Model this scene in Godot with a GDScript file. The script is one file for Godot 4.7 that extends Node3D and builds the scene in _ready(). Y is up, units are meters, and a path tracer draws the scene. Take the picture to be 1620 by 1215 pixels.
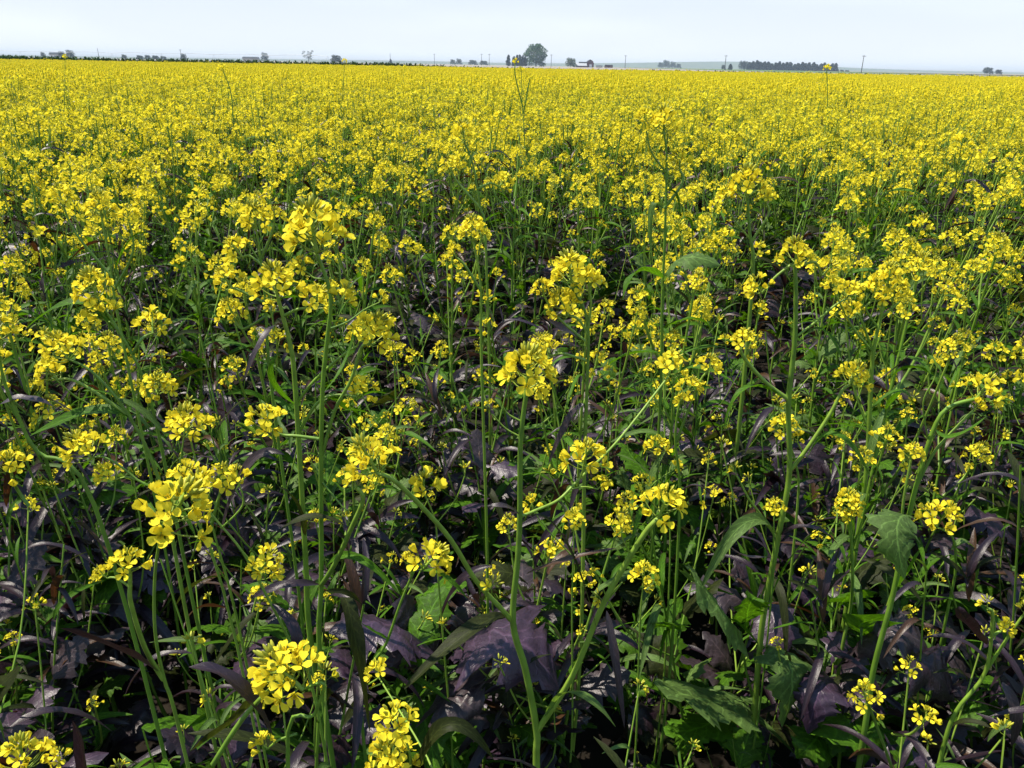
extends Node3D
# A field of flowering mustard on a bright day, seen by someone standing in it.

const PI2 := TAU
var cam: Camera3D
var rng := RandomNumberGenerator.new()
var M := {}
var used := {}
var cur: Node3D                      # the hero plant under construction
var cur_heads := 0
var flower_hi := []                  # shared flower meshes
var head_kit := {}                   # kind -> [{mesh, flowers:[[Transform3D, variant]]}]
var ribbon_kit := []                 # [colour][bend] -> mesh
var broad_kit := []
var clear := []                      # broad leaves that nothing should stand right before
var anchors := []                    # [short name, position]

# linear base colours: green, pale, purple, mauve-grey, bronze, olive, violet
const LEAF := [Color(0.125, 0.30, 0.018), Color(0.20, 0.34, 0.08), Color(0.042, 0.022, 0.032), Color(0.078, 0.056, 0.061), Color(0.105, 0.05, 0.022), Color(0.055, 0.07, 0.018), Color(0.078, 0.045, 0.075)]
const STEM := [Color(0.135, 0.25, 0.02), Color(0.20, 0.31, 0.035), Color(0.11, 0.21, 0.022)]

# ---------------------------------------------------------------- mesh helpers
class Mb:
	var v := PackedVector3Array()
	var uv := PackedVector2Array()
	var c := PackedColorArray()
	var ix := PackedInt32Array()
	func vert(p: Vector3, t: Vector2, col: Color) -> int:
		v.append(p); uv.append(t); c.append(col)
		return v.size() - 1
	func tri(a: int, b: int, d: int) -> void:
		ix.append(a); ix.append(b); ix.append(d)
	func quad(a: int, b: int, d: int, e: int) -> void:
		ix.append(a); ix.append(b); ix.append(d)
		ix.append(a); ix.append(d); ix.append(e)
	func arrays() -> Array:
		var n := PackedVector3Array()
		n.resize(v.size())
		var k := 0
		while k < ix.size():
			var a := ix[k]
			var b := ix[k + 1]
			var d := ix[k + 2]
			var f := (v[d] - v[a]).cross(v[b] - v[a])
			n[a] += f; n[b] += f; n[d] += f
			k += 3
		for i in n.size():
			n[i] = n[i].normalized() if n[i].length_squared() > 1e-20 else Vector3.UP
		var out := []
		out.resize(Mesh.ARRAY_MAX)
		out[Mesh.ARRAY_VERTEX] = v
		out[Mesh.ARRAY_NORMAL] = n
		out[Mesh.ARRAY_TEX_UV] = uv
		out[Mesh.ARRAY_COLOR] = c
		out[Mesh.ARRAY_INDEX] = ix
		return out

func mesh_of(pairs: Array) -> ArrayMesh:                 # [[Mb, material], ...]
	var m := ArrayMesh.new()
	for p in pairs:
		var b: Mb = p[0]
		if b.ix.size() == 0:
			continue
		m.add_surface_from_arrays(Mesh.PRIMITIVE_TRIANGLES, b.arrays())
		m.surface_set_material(m.get_surface_count() - 1, p[1])
	return m

func ri(r: RandomNumberGenerator, a: float, b: float) -> float:
	return r.randf_range(a, b)

func shade(c: Color, k: float) -> Color:
	return Color(c.r * k, c.g * k, c.b * k, 1.0)

func spline(p: PackedVector3Array, n: int) -> PackedVector3Array:   # Catmull-Rom through the points
	var o := PackedVector3Array()
	var last := p.size() - 1
	if last < 1:
		return p
	for i in last:
		var a := p[maxi(i - 1, 0)]
		var b := p[i]
		var d := p[i + 1]
		var e := p[mini(i + 2, last)]
		for k in n:
			var t := float(k) / n
			o.append(0.5 * ((2.0 * b) + (d - a) * t + (2.0 * a - 5.0 * b + 4.0 * d - e) * t * t + (3.0 * b - a - 3.0 * d + e) * t * t * t))
	o.append(p[last])
	return o

func tube(m: Mb, p: PackedVector3Array, r0: float, r1: float, sides: int, c0: Color, c1: Color, cap := false) -> void:
	var x := Vector3.ZERO
	var first := m.v.size()
	var n := p.size()
	for i in n:
		var t := (p[mini(i + 1, n - 1)] - p[maxi(i - 1, 0)]).normalized()
		if i == 0:
			x = t.cross(Vector3(0.31, 0.2, 0.93)).normalized()
		x = (x - t * x.dot(t)).normalized()
		var y := t.cross(x)
		var f := float(i) / (n - 1)
		var r := lerpf(r0, r1, f)
		var mott := 1.0 + 0.16 * sin(i * 2.7 + p[0].x * 91.0)
		for k in sides:
			var a := TAU * k / sides
			m.vert(p[i] + (x * cos(a) + y * sin(a)) * r, Vector2(float(k) / sides, f * 8.0), Color(c0.r + (c1.r - c0.r) * f, c0.g + (c1.g - c0.g) * f, c0.b + (c1.b - c0.b) * f) * mott)
	for i in n - 1:
		for k in sides:
			var a := first + i * sides + k
			var b := first + i * sides + (k + 1) % sides
			m.quad(a, a + sides, b + sides, b)
	if cap:
		var top := m.vert(p[n - 1], Vector2(0.5, 0), c1)
		for k in sides:
			m.tri(first + (n - 1) * sides + k, top, first + (n - 1) * sides + (k + 1) % sides)

func bez(a: Vector3, b: Vector3, d: Vector3, t: float) -> Vector3:
	return a.lerp(b, t).lerp(b.lerp(d, t), t)

# a leaf along a quadratic curve; kind 0 is a narrow ribbon, kind 1 a broad toothed blade on a short stalk
func leaf_on(m: Mb, p0: Vector3, p1: Vector3, p2: Vector3, width: float, kind: int, col: Color, r: RandomNumberGenerator, rows: int, cols: int) -> void:
	var first := m.v.size()
	var along := p2 - p0
	var side := along.cross(Vector3.UP)
	if side.length() < 0.25 * along.length():
		side = side.normalized() * 0.3 + Vector3(along.z, 0, -along.x).normalized() * 0.2 + Vector3(0.8, 0, 0.35)
	side = side.normalized()
	var roll := ri(r, -0.5, 0.5)
	var twist := ri(r, -0.7, 0.7)
	var ph := ri(r, 0, 9)
	var fold := ri(r, 0.15, 0.45) if kind == 0 else ri(r, 0.05, 0.25)
	var length := along.length()
	var crinkle := width * (0.05 if kind == 0 else 0.04)
	for i in rows + 1:
		var t := float(i) / rows
		var pc := bez(p0, p1, p2, t)
		var tg := (bez(p0, p1, p2, minf(t + 0.03, 1.0)) - bez(p0, p1, p2, maxf(t - 0.03, 0.0))).normalized()
		var s := (side - tg * side.dot(tg)).normalized()
		var up := s.cross(tg)
		var a := roll + twist * t
		var s2 := s * cos(a) + up * sin(a)
		var u2 := up * cos(a) - s * sin(a)
		var w := 0.0
		var tooth := 0.0
		if kind == 0:
			w = maxf(0.07, 2.05 * pow(t, 0.62) * pow(maxf(1.0 - t, 0.0), 0.72)) if t < 0.999 else 0.03
			tooth = 0.05 * sin(t * 23.0 + ph)
		else:
			if t < 0.2:
				w = 0.05 + (0.16 * sin((t - 0.08) / 0.12 * PI) if t > 0.08 else 0.0)
			else:
				var q := (t - 0.2) / 0.8
				w = maxf(0.05, pow(sin(PI * pow(q, 0.62)), 0.72)) if q < 0.995 else 0.03
				tooth = 0.13 * (1.0 if i % 2 == 0 else -1.0) * minf(1.0, q * 6.0) + 0.25 * sin(q * 19.0 + ph)
		for k in cols + 1:
			var u := 2.0 * k / cols - 1.0
			var au := absf(u)
			var ww := w * (1.0 + tooth * au * au) * width * 0.5
			var lift := fold * au * ww + crinkle * au * sin(t * (13.0 if kind == 0 else 17.0) + ph + u * 2.0) * minf(1.0, w * 2.0)
			if kind == 1:
				lift += crinkle * 0.55 * sin(t * 41.0 + au * 9.0 + ph) * w
				lift -= au * au * ww * 0.35
			m.vert(pc + s2 * u * ww + u2 * lift + tg * (au * length * 0.035 * (w if kind == 1 else 0.0)), Vector2(u * 0.5 + 0.5, t), shade(col, 1.0 + 0.12 * sin(t * 5.0 + ph * 3.0 + u)))
	for i in rows:
		for k in cols:
			var a := first + i * (cols + 1) + k
			m.quad(a, a + 1, a + cols + 2, a + cols + 1)

# four petals, stamens and pistil; unit diameter, facing +Y
func flower_on(m: Mb, x: Transform3D, open: float, r: RandomNumberGenerator, detail: int, tint: float) -> void:
	var yel := Color(0.89 * tint, 0.745 * tint, 0.04)
	var deep := Color(0.66 * tint, 0.60 * tint, 0.018)
	var ts := [0.0, 0.3, 0.55, 0.8, 1.0] if detail == 2 else [0.05, 0.55, 1.0]
	var ws := [0.04, 0.065, 0.17, 0.215, 0.125] if detail == 2 else [0.05, 0.2, 0.16]
	var nc := 3 if detail == 2 else 2
	for k in 4:
		var a := PI / 2 * k + ri(r, -0.14, 0.14)
		var d := Vector3(cos(a), 0, sin(a))
		var s := Vector3(-sin(a), 0, cos(a))
		var o := open + ri(r, -0.16, 0.16)
		var curl := ri(r, -0.25, 0.45)
		var first := m.v.size()
		for i in ts.size():
			var t: float = ts[i]
			var up := 0.16 * minf(t / 0.35, 1.0)
			var q := maxf(0.0, t - 0.3)
			var ang := lerpf(1.35, 0.12, o) + curl * q
			var p := d * (0.05 + 0.07 * minf(t / 0.3, 1.0) + cos(ang) * q * 0.62) + Vector3.UP * (up + sin(ang) * q * 0.62)
			for j in nc:
				var u := 2.0 * j / (nc - 1) - 1.0
				var cup := 0.05 * u * u * (1.0 if t > 0.4 else 0.0)
				m.vert(x * (p + s * (u * float(ws[i])) + Vector3.UP * cup - d * (0.03 * u * u if i == ts.size() - 1 else 0.0)), Vector2(0.5, t), deep.lerp(yel, clampf(t * 1.7, 0, 1)))
		for i in ts.size() - 1:
			for j in nc - 1:
				var b := first + i * nc + j
				m.quad(b, b + nc, b + nc + 1, b + 1)
	if detail == 2:
		for k in 6:
			var a := TAU * k / 6.0 + 0.4
			var d := Vector3(cos(a), 0, sin(a))
			var s := Vector3(-sin(a), 0, cos(a)) * 0.014
			var b0 := m.vert(x * (d * 0.04 - s), Vector2(), deep)
			var b1 := m.vert(x * (d * 0.04 + s), Vector2(), deep)
			var b2 := m.vert(x * (d * 0.1 + s * 2.2 + Vector3.UP * 0.27), Vector2(), Color(0.66, 0.42, 0.02))
			var b3 := m.vert(x * (d * 0.1 - s * 2.2 + Vector3.UP * 0.27), Vector2(), Color(0.66, 0.42, 0.02))
			m.quad(b0, b1, b2, b3)
		tube(m, PackedVector3Array([x * Vector3.ZERO, x * Vector3(0, 0.3, 0)]), 0.028 * x.basis.x.length(), 0.02 * x.basis.x.length(), 3, Color(0.3, 0.36, 0.03), Color(0.4, 0.42, 0.04), true)

func bud_on(m: Mb, p: Vector3, d: Vector3, length: float, c: Color, sides: int) -> void:
	tube(m, PackedVector3Array([p, p + d * length * 0.35, p + d * length * 0.75, p + d * length]), length * 0.12, length * 0.06, sides, shade(c, 0.8), c, true)
	var n := m.v.size() - 1 - sides * 3
	for i in sides * 2:                       # swell the middle two rings
		var ring := p + d * length * (0.35 if i < sides else 0.75)
		m.v[n + i] = ring + (m.v[n + i] - ring) * 2.1

func frame_on(up: Vector3, yaw: float, s: float, at: Vector3) -> Transform3D:
	var y := up.normalized()
	var x := y.cross(Vector3(0.12, 0.05, 0.99)).normalized()
	var z := x.cross(y)
	return Transform3D(Basis(x * cos(yaw) + z * sin(yaw), y, z * cos(yaw) - x * sin(yaw)).scaled_local(Vector3.ONE * s), at)

# layout of one flower head of unit width, base at the origin, axis +Y
func head_layout(kind: int, r: RandomNumberGenerator) -> Dictionary:
	var n: int = [1, 6, 11, 18, 20, 12, 7][kind]
	var fs: float = [0.5, 0.46, 0.34, 0.27, 0.225, 0.275, 0.36][kind]
	var flowers := []
	var stalks := []
	var buds := []
	for i in n:
		var f := (i + 0.5) / n
		var a := i * 2.39996 + ri(r, -0.35, 0.35)
		var out := Vector3(cos(a), 0, sin(a))
		var rad := lerpf(0.37, 0.13, pow(f, 1.1)) * ri(r, 0.85, 1.12) * (0.8 if kind == 1 else 1.12 if kind > 3 else 1.0)
		var y := lerpf(0.14 if kind < 4 else 0.02, 0.5, f) + ri(r, -0.06, 0.06)
		var at := out * rad + Vector3.UP * y
		var tilt := lerpf(0.2, 1.1, f) + ri(r, -0.4, 0.4)
		flowers.append([frame_on(out * cos(tilt) + Vector3.UP * sin(tilt), ri(r, 0, TAU), fs * ri(r, 0.88, 1.12), at), r.randi() % 5])
		stalks.append([Vector3.UP * (y - lerpf(0.2, 0.1, f)), at])
	var nbud: int = [7, 7, 10, 16, 16, 11, 8][kind]
	for i in nbud:
		var f := (i + 0.5) / nbud
		var a := i * 2.39996
		var out := Vector3(cos(a), 0, sin(a))
		var rr := 0.115 * sqrt(1.0 - f * 0.85) * (1.0 if kind != 0 else 1.7)
		buds.append([out * rr + Vector3.UP * (0.5 + 0.12 * f), (out * rr * 6.0 + Vector3.UP * (0.35 + f)).normalized(), ri(r, 0.11, 0.16) * (1.0 if kind > 1 else 1.35) * (1.0 if kind != 0 else 1.5)])
	return {"flowers": flowers, "stalks": stalks, "buds": buds}

func head_green(m: Mb, h: Dictionary, x: Transform3D, r: RandomNumberGenerator, detail: int) -> void:
	var s := x.basis.x.length()
	var sides := 4 if detail == 2 else 3
	tube(m, PackedVector3Array([x * Vector3.ZERO, x * Vector3(0, 0.54, 0)]), 0.035 * s, 0.022 * s, sides, STEM[1], STEM[1])
	for p in h.stalks:
		tube(m, PackedVector3Array([x * (p[0] as Vector3), x * ((p[0] as Vector3).lerp(p[1], 0.5) + Vector3(0, -0.03, 0)), x * (p[1] as Vector3)]), 0.012 * s, 0.012 * s, 3, STEM[1], Color(0.25, 0.3, 0.03))
	for b in h.buds:
		bud_on(m, x * (b[0] as Vector3), (x.basis * (b[1] as Vector3)).normalized(), float(b[2]) * s, Color(0.30, 0.34, 0.03).lerp(Color(0.5, 0.44, 0.02), r.randf()), sides)

# ---------------------------------------------------------------- naming helpers
func numbered(called: String) -> String:
	var n: int = used.get(called, 0)
	used[called] = n + 1
	return called if n == 0 else "%s_%03d" % [called, n]

func tag(o: Node, label: String, category := "", group := "", kind := "") -> Node:
	if label: o.set_meta("label", label)
	if category: o.set_meta("category", category)
	if group: o.set_meta("group", group)
	if kind: o.set_meta("kind", kind)
	return o

func thing(called: String, at: Vector3, label: String, category: String, group := "") -> Node3D:
	var o := Node3D.new()
	o.name = numbered(called)
	o.position = at
	add_child(o)
	tag(o, label, category, group)
	return o

func part(called: String, mesh: Mesh, parent: Node, x := Transform3D()) -> MeshInstance3D:
	var o := MeshInstance3D.new()
	o.name = called
	o.mesh = mesh
	o.transform = x
	o.cast_shadow = GeometryInstance3D.SHADOW_CASTING_SETTING_ON
	parent.add_child(o, true)
	return o

func vecs(a: Array) -> PackedVector3Array:
	var o := PackedVector3Array()
	for i in a.size() / 3:
		o.append(Vector3(a[3 * i], a[3 * i + 1], a[3 * i + 2]))
	return o

# ---------------------------------------------------------------- materials
func leaf_textures() -> Array:
	var w := 192
	var h := 384
	var bump := Image.create(w, h, false, Image.FORMAT_RGB8)
	var tint := Image.create(w, h, false, Image.FORMAT_RGB8)
	var no := FastNoiseLite.new()
	no.seed = 4; no.frequency = 0.035; no.fractal_octaves = 3
	var fine := FastNoiseLite.new()
	fine.seed = 9; fine.frequency = 0.16
	for y in h:
		var t := float(y) / h
		for x in w:
			var u := absf(2.0 * x / (w - 1) - 1.0)
			var mid := exp(-pow(u / 0.045, 2.0))
			var q := t * 9.0 - u * 1.5 + 0.25 * no.get_noise_2d(x, y)
			var f := absf(q - roundf(q))
			var vein := exp(-pow(f / 0.07, 2.0)) * (1.0 - u * 0.5)
			var q2 := t * 30.0 + u * 11.0 + 1.2 * no.get_noise_2d(x * 2.0, y * 2.0)
			var net := exp(-pow(absf(q2 - roundf(q2)) / 0.16, 2.0)) * 0.35
			var v := maxf(mid, maxf(vein * 0.8, net))
			var hgt := clampf(0.62 - 0.5 * v + 0.14 * no.get_noise_2d(x, y) + 0.06 * fine.get_noise_2d(x, y), 0, 1)
			bump.set_pixel(x, y, Color(hgt, hgt, hgt))
			var g := clampf(0.74 + 0.13 * no.get_noise_2d(x + 900, y) + 0.07 * fine.get_noise_2d(x, y + 300) + 0.32 * maxf(mid, vein * 0.8), 0, 1)
			tint.set_pixel(x, y, Color(g, g, clampf(g + 0.02, 0, 1)))
	bump.bump_map_to_normal_map(4.0)
	return [ImageTexture.create_from_image(tint), ImageTexture.create_from_image(bump)]

func mat(called: String, rough: float, back := 0.0, backtint := Color.WHITE, spec := 0.5) -> StandardMaterial3D:
	var m := StandardMaterial3D.new()
	m.resource_name = called
	m.vertex_color_use_as_albedo = true
	m.roughness = rough
	m.metallic_specular = spec
	m.cull_mode = BaseMaterial3D.CULL_DISABLED
	if back > 0.0:
		m.backlight_enabled = true
		m.backlight = Color(backtint.r * back, backtint.g * back, backtint.b * back).linear_to_srgb()
	M[called] = m
	return m

func solid(called: String, c: Color, rough := 0.9) -> StandardMaterial3D:      # c is linear
	var m := StandardMaterial3D.new()
	m.resource_name = called
	m.albedo_color = c.linear_to_srgb()
	m.roughness = rough
	M[called] = m
	return m

# ---------------------------------------------------------------- mustard plants
const RIB_W := 0.135
const BRO_W := 0.48
const RIB := [[0.30, 0.12], [0.36, -0.22], [0.26, -0.62], [0.30, -0.4]]      # how a leaf rises and droops
const BRO := [[0.22, 0.02], [0.30, -0.2], [0.16, 0.2]]

func leaf_curve(kind: int, bend: int) -> Array:
	var b: Array = RIB[bend] if kind == 0 else BRO[bend]
	return [Vector3.ZERO, Vector3(0.02, b[0], 0.5), Vector3(-0.03, b[1], 0.93)]

func make_kits() -> void:
	for i in 5:
		var m := Mb.new()
		flower_on(m, Transform3D(), [0.92, 0.68, 0.82, 0.45, 0.18][i], rng, 2, [1.0, 0.97, 1.03, 0.96, 0.98][i])
		flower_hi.append(mesh_of([[m, M.petal]]))
	for kind in 7:
		head_kit[kind] = []
		for i in 4:
			var h := head_layout(kind, rng)
			var m := Mb.new()
			head_green(m, h, Transform3D(), rng, 2)
			h.green = mesh_of([[m, M.stem]])
			var g := Mb.new()
			var p := Mb.new()
			head_green(g, h, Transform3D(), rng, 1)
			for f in h.flowers:
				flower_on(p, f[0], [0.92, 0.68, 0.82, 0.45, 0.18][f[1]], rng, 1, ri(rng, 0.94, 1.04))
			h.whole = mesh_of([[p, M.petal], [g, M.stem]])
			head_kit[kind].append(h)
	for col in 7:
		ribbon_kit.append([])
		broad_kit.append([])
		for b in 4:
			var m := Mb.new()
			var cv := leaf_curve(0, b)
			leaf_on(m, cv[0], cv[1], cv[2], RIB_W, 0, LEAF[col], rng, 12, 4)
			ribbon_kit[col].append(mesh_of([[m, leaf_mat(col)]]))
		for b in 3:
			var m := Mb.new()
			var cv := leaf_curve(1, b)
			leaf_on(m, cv[0], cv[1], cv[2], BRO_W, 1, LEAF[col], rng, 20, 6)
			broad_kit[col].append(mesh_of([[m, leaf_mat(col)]]))

func leaf_mat(col: int) -> Material:
	return M.leaf_green if col in [0, 1, 5] else M.leaf

func leaf_place(at: Vector3, yaw: float, pitch: float, length: float) -> Transform3D:
	return Transform3D((Basis(Vector3.UP, yaw) * Basis(Vector3.RIGHT, -pitch)).scaled(Vector3.ONE * length), at)

# size: 0 leafy and low, 1 short, 2 tall ; tone: 0 purple, 1 green, 2 bronze
func plan(size: int, tone: int, r: RandomNumberGenerator) -> Dictionary:
	var hgt: float = [ri(r, 0.46, 0.76), ri(r, 0.58, 0.78), ri(r, 0.92, 1.04)][size]
	var upper: Array = [[2, 0, 5, 4, 2], [0, 0, 0, 1, 0], [4, 2, 0, 3, 5]][tone]
	var lower: Array = [[2, 3, 6, 0], [0, 0, 1, 5], [2, 3, 5, 0]][tone]
	var d := {"size": size, "tone": tone, "branches": [], "heads": [], "leaves": []}
	var sway := Vector3(ri(r, -0.11, 0.11), 0, ri(r, -0.11, 0.11))
	var s := PackedVector3Array([Vector3.ZERO, sway * 0.3 + Vector3(0, hgt * 0.3, 0), sway * 0.5 + Vector3(0, hgt * 0.62, 0), sway + Vector3(ri(r, -0.02, 0.02), hgt, ri(r, -0.02, 0.02))])
	d.stem = spline(s, 4)
	d.r = [0.003, 0.0032, 0.0047][size] * ri(r, 0.85, 1.15)
	d.stemcol = r.randi() % 3
	var up := (s[3] - s[2]).normalized()
	if size > 0 or r.randf() < 0.15:
		d.heads.append([frame_on(up + Vector3(ri(r, -0.2, 0.2), 0, ri(r, -0.2, 0.2)), ri(r, 0, TAU), ri(r, 0.06, 0.08) * (1.0 if size == 2 else 0.72), s[3] - up * 0.01), (4 if r.randf() < 0.6 else 5) if size == 2 else 5 + r.randi() % 2])
	var nb: int = [0, 1 + r.randi() % 2, 4 + r.randi() % 3][size]
	var turn := ri(r, 0, TAU)
	for i in nb:
		var f := (i + ri(r, 0.1, 0.9)) / nb
		var y := hgt * lerpf(0.45 if size == 2 else 0.55, 0.88, f)
		var at := sway * (y / hgt) * 0.8 + Vector3(0, y, 0)
		var a := turn + i * 2.39996 + ri(r, -0.4, 0.4)
		var out := Vector3(cos(a), 0, sin(a))
		var goal := hgt * ri(r, 0.88, 1.02)
		var rise := maxf(goal - y, 0.05)
		var spread := ri(r, 0.16, 0.42) * rise + 0.02
		var tip := at + out * spread + Vector3.UP * rise
		var p := spline(PackedVector3Array([at, at + out * spread * 0.6 + Vector3.UP * rise * 0.42, tip]), 4)
		d.branches.append([p, d.r * ri(r, 0.45, 0.65)])
		var bu := (p[p.size() - 1] - p[p.size() - 2]).normalized()
		var k := r.randf()
		d.heads.append([frame_on(bu + Vector3(0, 0.4, 0), ri(r, 0, TAU), ri(r, 0.05, 0.07) if size == 2 else ri(r, 0.03, 0.045), tip), (4 if k < 0.3 else 5 if k < 0.75 else 6) if size == 2 else (6 if k < 0.6 else 5)])
		if size == 2 and r.randf() < 0.75:      # a side sprig with a smaller head
			var q := p[4]
			var o2 := Vector3(cos(a + 1.3), 0, sin(a + 1.3)) * ri(r, 0.02, 0.05) + Vector3.UP * ri(r, 0.06, 0.14)
			d.branches.append([PackedVector3Array([q, q + o2 * 0.5 + Vector3(0, -0.008, 0), q + o2]), d.r * 0.35])
			d.heads.append([frame_on(o2 + Vector3(0, 0.05, 0), ri(r, 0, TAU), ri(r, 0.028, 0.04), q + o2), 5 + r.randi() % 2])
		var L := ri(r, 0.08, 0.15)
		d.leaves.append([leaf_place(at, PI / 2 - a + ri(r, -0.3, 0.3), ri(r, 0.0, 0.7), L), 0, upper[r.randi() % 5], r.randi() % 4])
	for i in [15, 14, 16][size]:             # ribbon leaves along the stem, smaller towards the top
		var q: float = ri(r, 0.28, 0.95 if size < 2 else 0.9)
		var y: float = hgt * q
		d.leaves.append([leaf_place(sway * q * 0.8 + Vector3(0, y, 0), ri(r, 0, TAU), ri(r, -0.1, 0.9), lerpf(0.2, 0.085, q) * ri(r, 0.7, 1.25)), 0, upper[r.randi() % 5], r.randi() % 4])
	for i in [14, 11, 10][size]:             # broad leaves lower down
		var y := ri(r, 0.08, 0.6 if size == 2 else 0.45)
		d.leaves.append([leaf_place(Vector3(0, y, 0) + sway * (y / hgt) * 0.6, i * 2.39996 + ri(r, -0.5, 0.5), ri(r, -0.25, 0.8), ri(r, 0.065, 0.15)), 1, lower[r.randi() % 4], r.randi() % 3])
	for i in [3, 3, 1][size]:                # slim young shoots that carry buds only
		var a := ri(r, 0, TAU)
		var o := Vector3(cos(a), 0, sin(a))
		var y0 := hgt * ri(r, 0.2, 0.5)
		var b0 := sway * (y0 / hgt) * 0.7 + Vector3(0, y0, 0)
		var up2 := hgt * (ri(r, 0.6, 0.85) if size == 2 else ri(r, 0.72, 0.95)) - y0
		var tip := b0 + o * ri(r, 0.06, 0.22) + Vector3(0, up2 * ri(r, 0.8, 1.0), 0)
		d.branches.append([spline(PackedVector3Array([b0, b0 + (tip - b0) * 0.45 + o * 0.03, tip]), 4), 0.0018])
		d.heads.append([frame_on(Vector3.UP + o * 0.3, ri(r, 0, TAU), ri(r, 0.02, 0.03), tip), 0 if r.randf() < 0.75 else 6])
		for k in 3:
			d.leaves.append([leaf_place(b0.lerp(tip, 0.35 + 0.22 * k), ri(r, 0, TAU), ri(r, 0.2, 1.0), ri(r, 0.04, 0.09)), 0, [0, 0, 1, 5][r.randi() % 4], r.randi() % 4])
	for i in 3:                              # thin seed pods below the heads
		var h0: Array = d.heads[r.randi() % d.heads.size()] if d.heads.size() else [Transform3D(Basis(), s[3]), 0]
		var o: Vector3 = (h0[0] as Transform3D).origin - Vector3(0, ri(r, 0.01, 0.05), 0)
		var a := ri(r, 0, TAU)
		if size == 2: d.branches.append([PackedVector3Array([o, o + Vector3(cos(a) * 0.015, 0.004, sin(a) * 0.015), o + Vector3(cos(a) * 0.028, 0.022, sin(a) * 0.028)]), 0.0009])
	return d

func plant_nodes(d: Dictionary, with_flowers: bool, r: RandomNumberGenerator) -> Node3D:
	var o := Node3D.new()
	var m := Mb.new()
	tube(m, d.stem, d.r, d.r * 0.5, 6, STEM[d.stemcol], STEM[(d.stemcol + 1) % 3])
	part("stem", mesh_of([[m, M.stem]]), o)
	for b in d.branches:
		m = Mb.new()
		tube(m, b[0], b[1], float(b[1]) * 0.7, 5, STEM[d.stemcol], STEM[1])
		part("seed_pod" if float(b[1]) < 0.001 else "branch", mesh_of([[m, M.stem]]), o)
	for l in d.leaves:
		part("leaf", (ribbon_kit if l[1] == 0 else broad_kit)[l[2]][l[3]], o, l[0])
	for h in d.heads:
		head_nodes(o, h[0], h[1], with_flowers, r)
	return o

func head_nodes(o: Node3D, x: Transform3D, kind: int, with_flowers: bool, r: RandomNumberGenerator) -> void:
	var kit: Dictionary = head_kit[kind][r.randi() % 4]
	var called := "flower_head" if kind > 0 else "bud_cluster"
	if not with_flowers:
		part(called, kit.whole, o, x)
		return
	var hd := part(called, kit.green, o, x)
	for f in kit.flowers:
		part("flower", flower_hi[f[1]], hd, f[0])

func plant_merged(d: Dictionary, lod: int, r: RandomNumberGenerator) -> ArrayMesh:
	var pe := Mb.new()
	var st := Mb.new()
	var lf := Mb.new()
	var lg := Mb.new()
	var st_pts: PackedVector3Array = d.stem
	if lod == 2: st_pts = PackedVector3Array([d.stem[0], d.stem[6], d.stem[d.stem.size() - 1]])
	tube(st, st_pts, d.r, d.r * 0.5, 5 if lod == 1 else 3, STEM[d.stemcol], STEM[(d.stemcol + 1) % 3])
	for b in d.branches:
		if lod == 2 and float(b[1]) < 0.0012: continue
		var p: PackedVector3Array = b[0]
		if lod == 2: p = PackedVector3Array([p[0], p[p.size() / 2], p[p.size() - 1]])
		tube(st, p, b[1], float(b[1]) * 0.7, 3, STEM[d.stemcol], STEM[1])
	for l in d.leaves:
		var x: Transform3D = l[0]
		var s := x.basis.x.length()
		var cv := leaf_curve(l[1], l[3])
		leaf_on(lg if l[2] in [0, 1, 5] else lf, x * (cv[0] as Vector3), x * (cv[1] as Vector3), x * (cv[2] as Vector3), s * (RIB_W if l[1] == 0 else BRO_W), l[1], LEAF[l[2]], r, (6 if l[1] == 0 else 9) if lod == 1 else 3, 2)
	for h in d.heads:
		var x: Transform3D = h[0]
		var kit: Dictionary = head_kit[h[1]][r.randi() % 4]
		if lod == 1:
			head_green(st, kit, x, r, 1)
			for f in kit.flowers:
				flower_on(pe, x * (f[0] as Transform3D), [0.92, 0.68, 0.82, 0.45, 0.18][f[1]], r, 1, ri(r, 0.92, 1.04))
		else:
			var s := x.basis.x.length()
			tube(st, PackedVector3Array([x * Vector3(0, 0.05, 0), x * Vector3(0, 0.42, 0), x * Vector3(0, 0.66, 0)]), s * 0.05, s * 0.1, 3, STEM[1], Color(0.38, 0.38, 0.03))
			for f in kit.flowers:                    # two crossed folded petals pairs
				var fx: Transform3D = x * (f[0] as Transform3D)
				var t := ri(r, 0.85, 1.05)
				var c := Color(0.89 * t, 0.735 * t, 0.03)
				for k in 2:
					var e: Vector3 = fx.basis.x if k == 0 else fx.basis.z
					var w: Vector3 = (fx.basis.z if k == 0 else fx.basis.x) * 0.2
					var u := fx.basis.y * 0.22
					var a0 := pe.vert(fx.origin + e * 0.66 + u + w, Vector2(0.5, 1), c)
					var a1 := pe.vert(fx.origin + e * 0.66 + u - w, Vector2(0.5, 1), c)
					var b0 := pe.vert(fx.origin + w * 0.4, Vector2(0.5, 0.1), c)
					var b1 := pe.vert(fx.origin - w * 0.4, Vector2(0.5, 0.1), c)
					var c0 := pe.vert(fx.origin - e * 0.66 + u + w, Vector2(0.5, 1), c)
					var c1 := pe.vert(fx.origin - e * 0.66 + u - w, Vector2(0.5, 1), c)
					pe.quad(a0, a1, b1, b0)
					pe.quad(b0, b1, c1, c0)
	return mesh_of([[pe, M.petal], [st, M.stem], [lf, M.leaf], [lg, M.leaf_green]])

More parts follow.
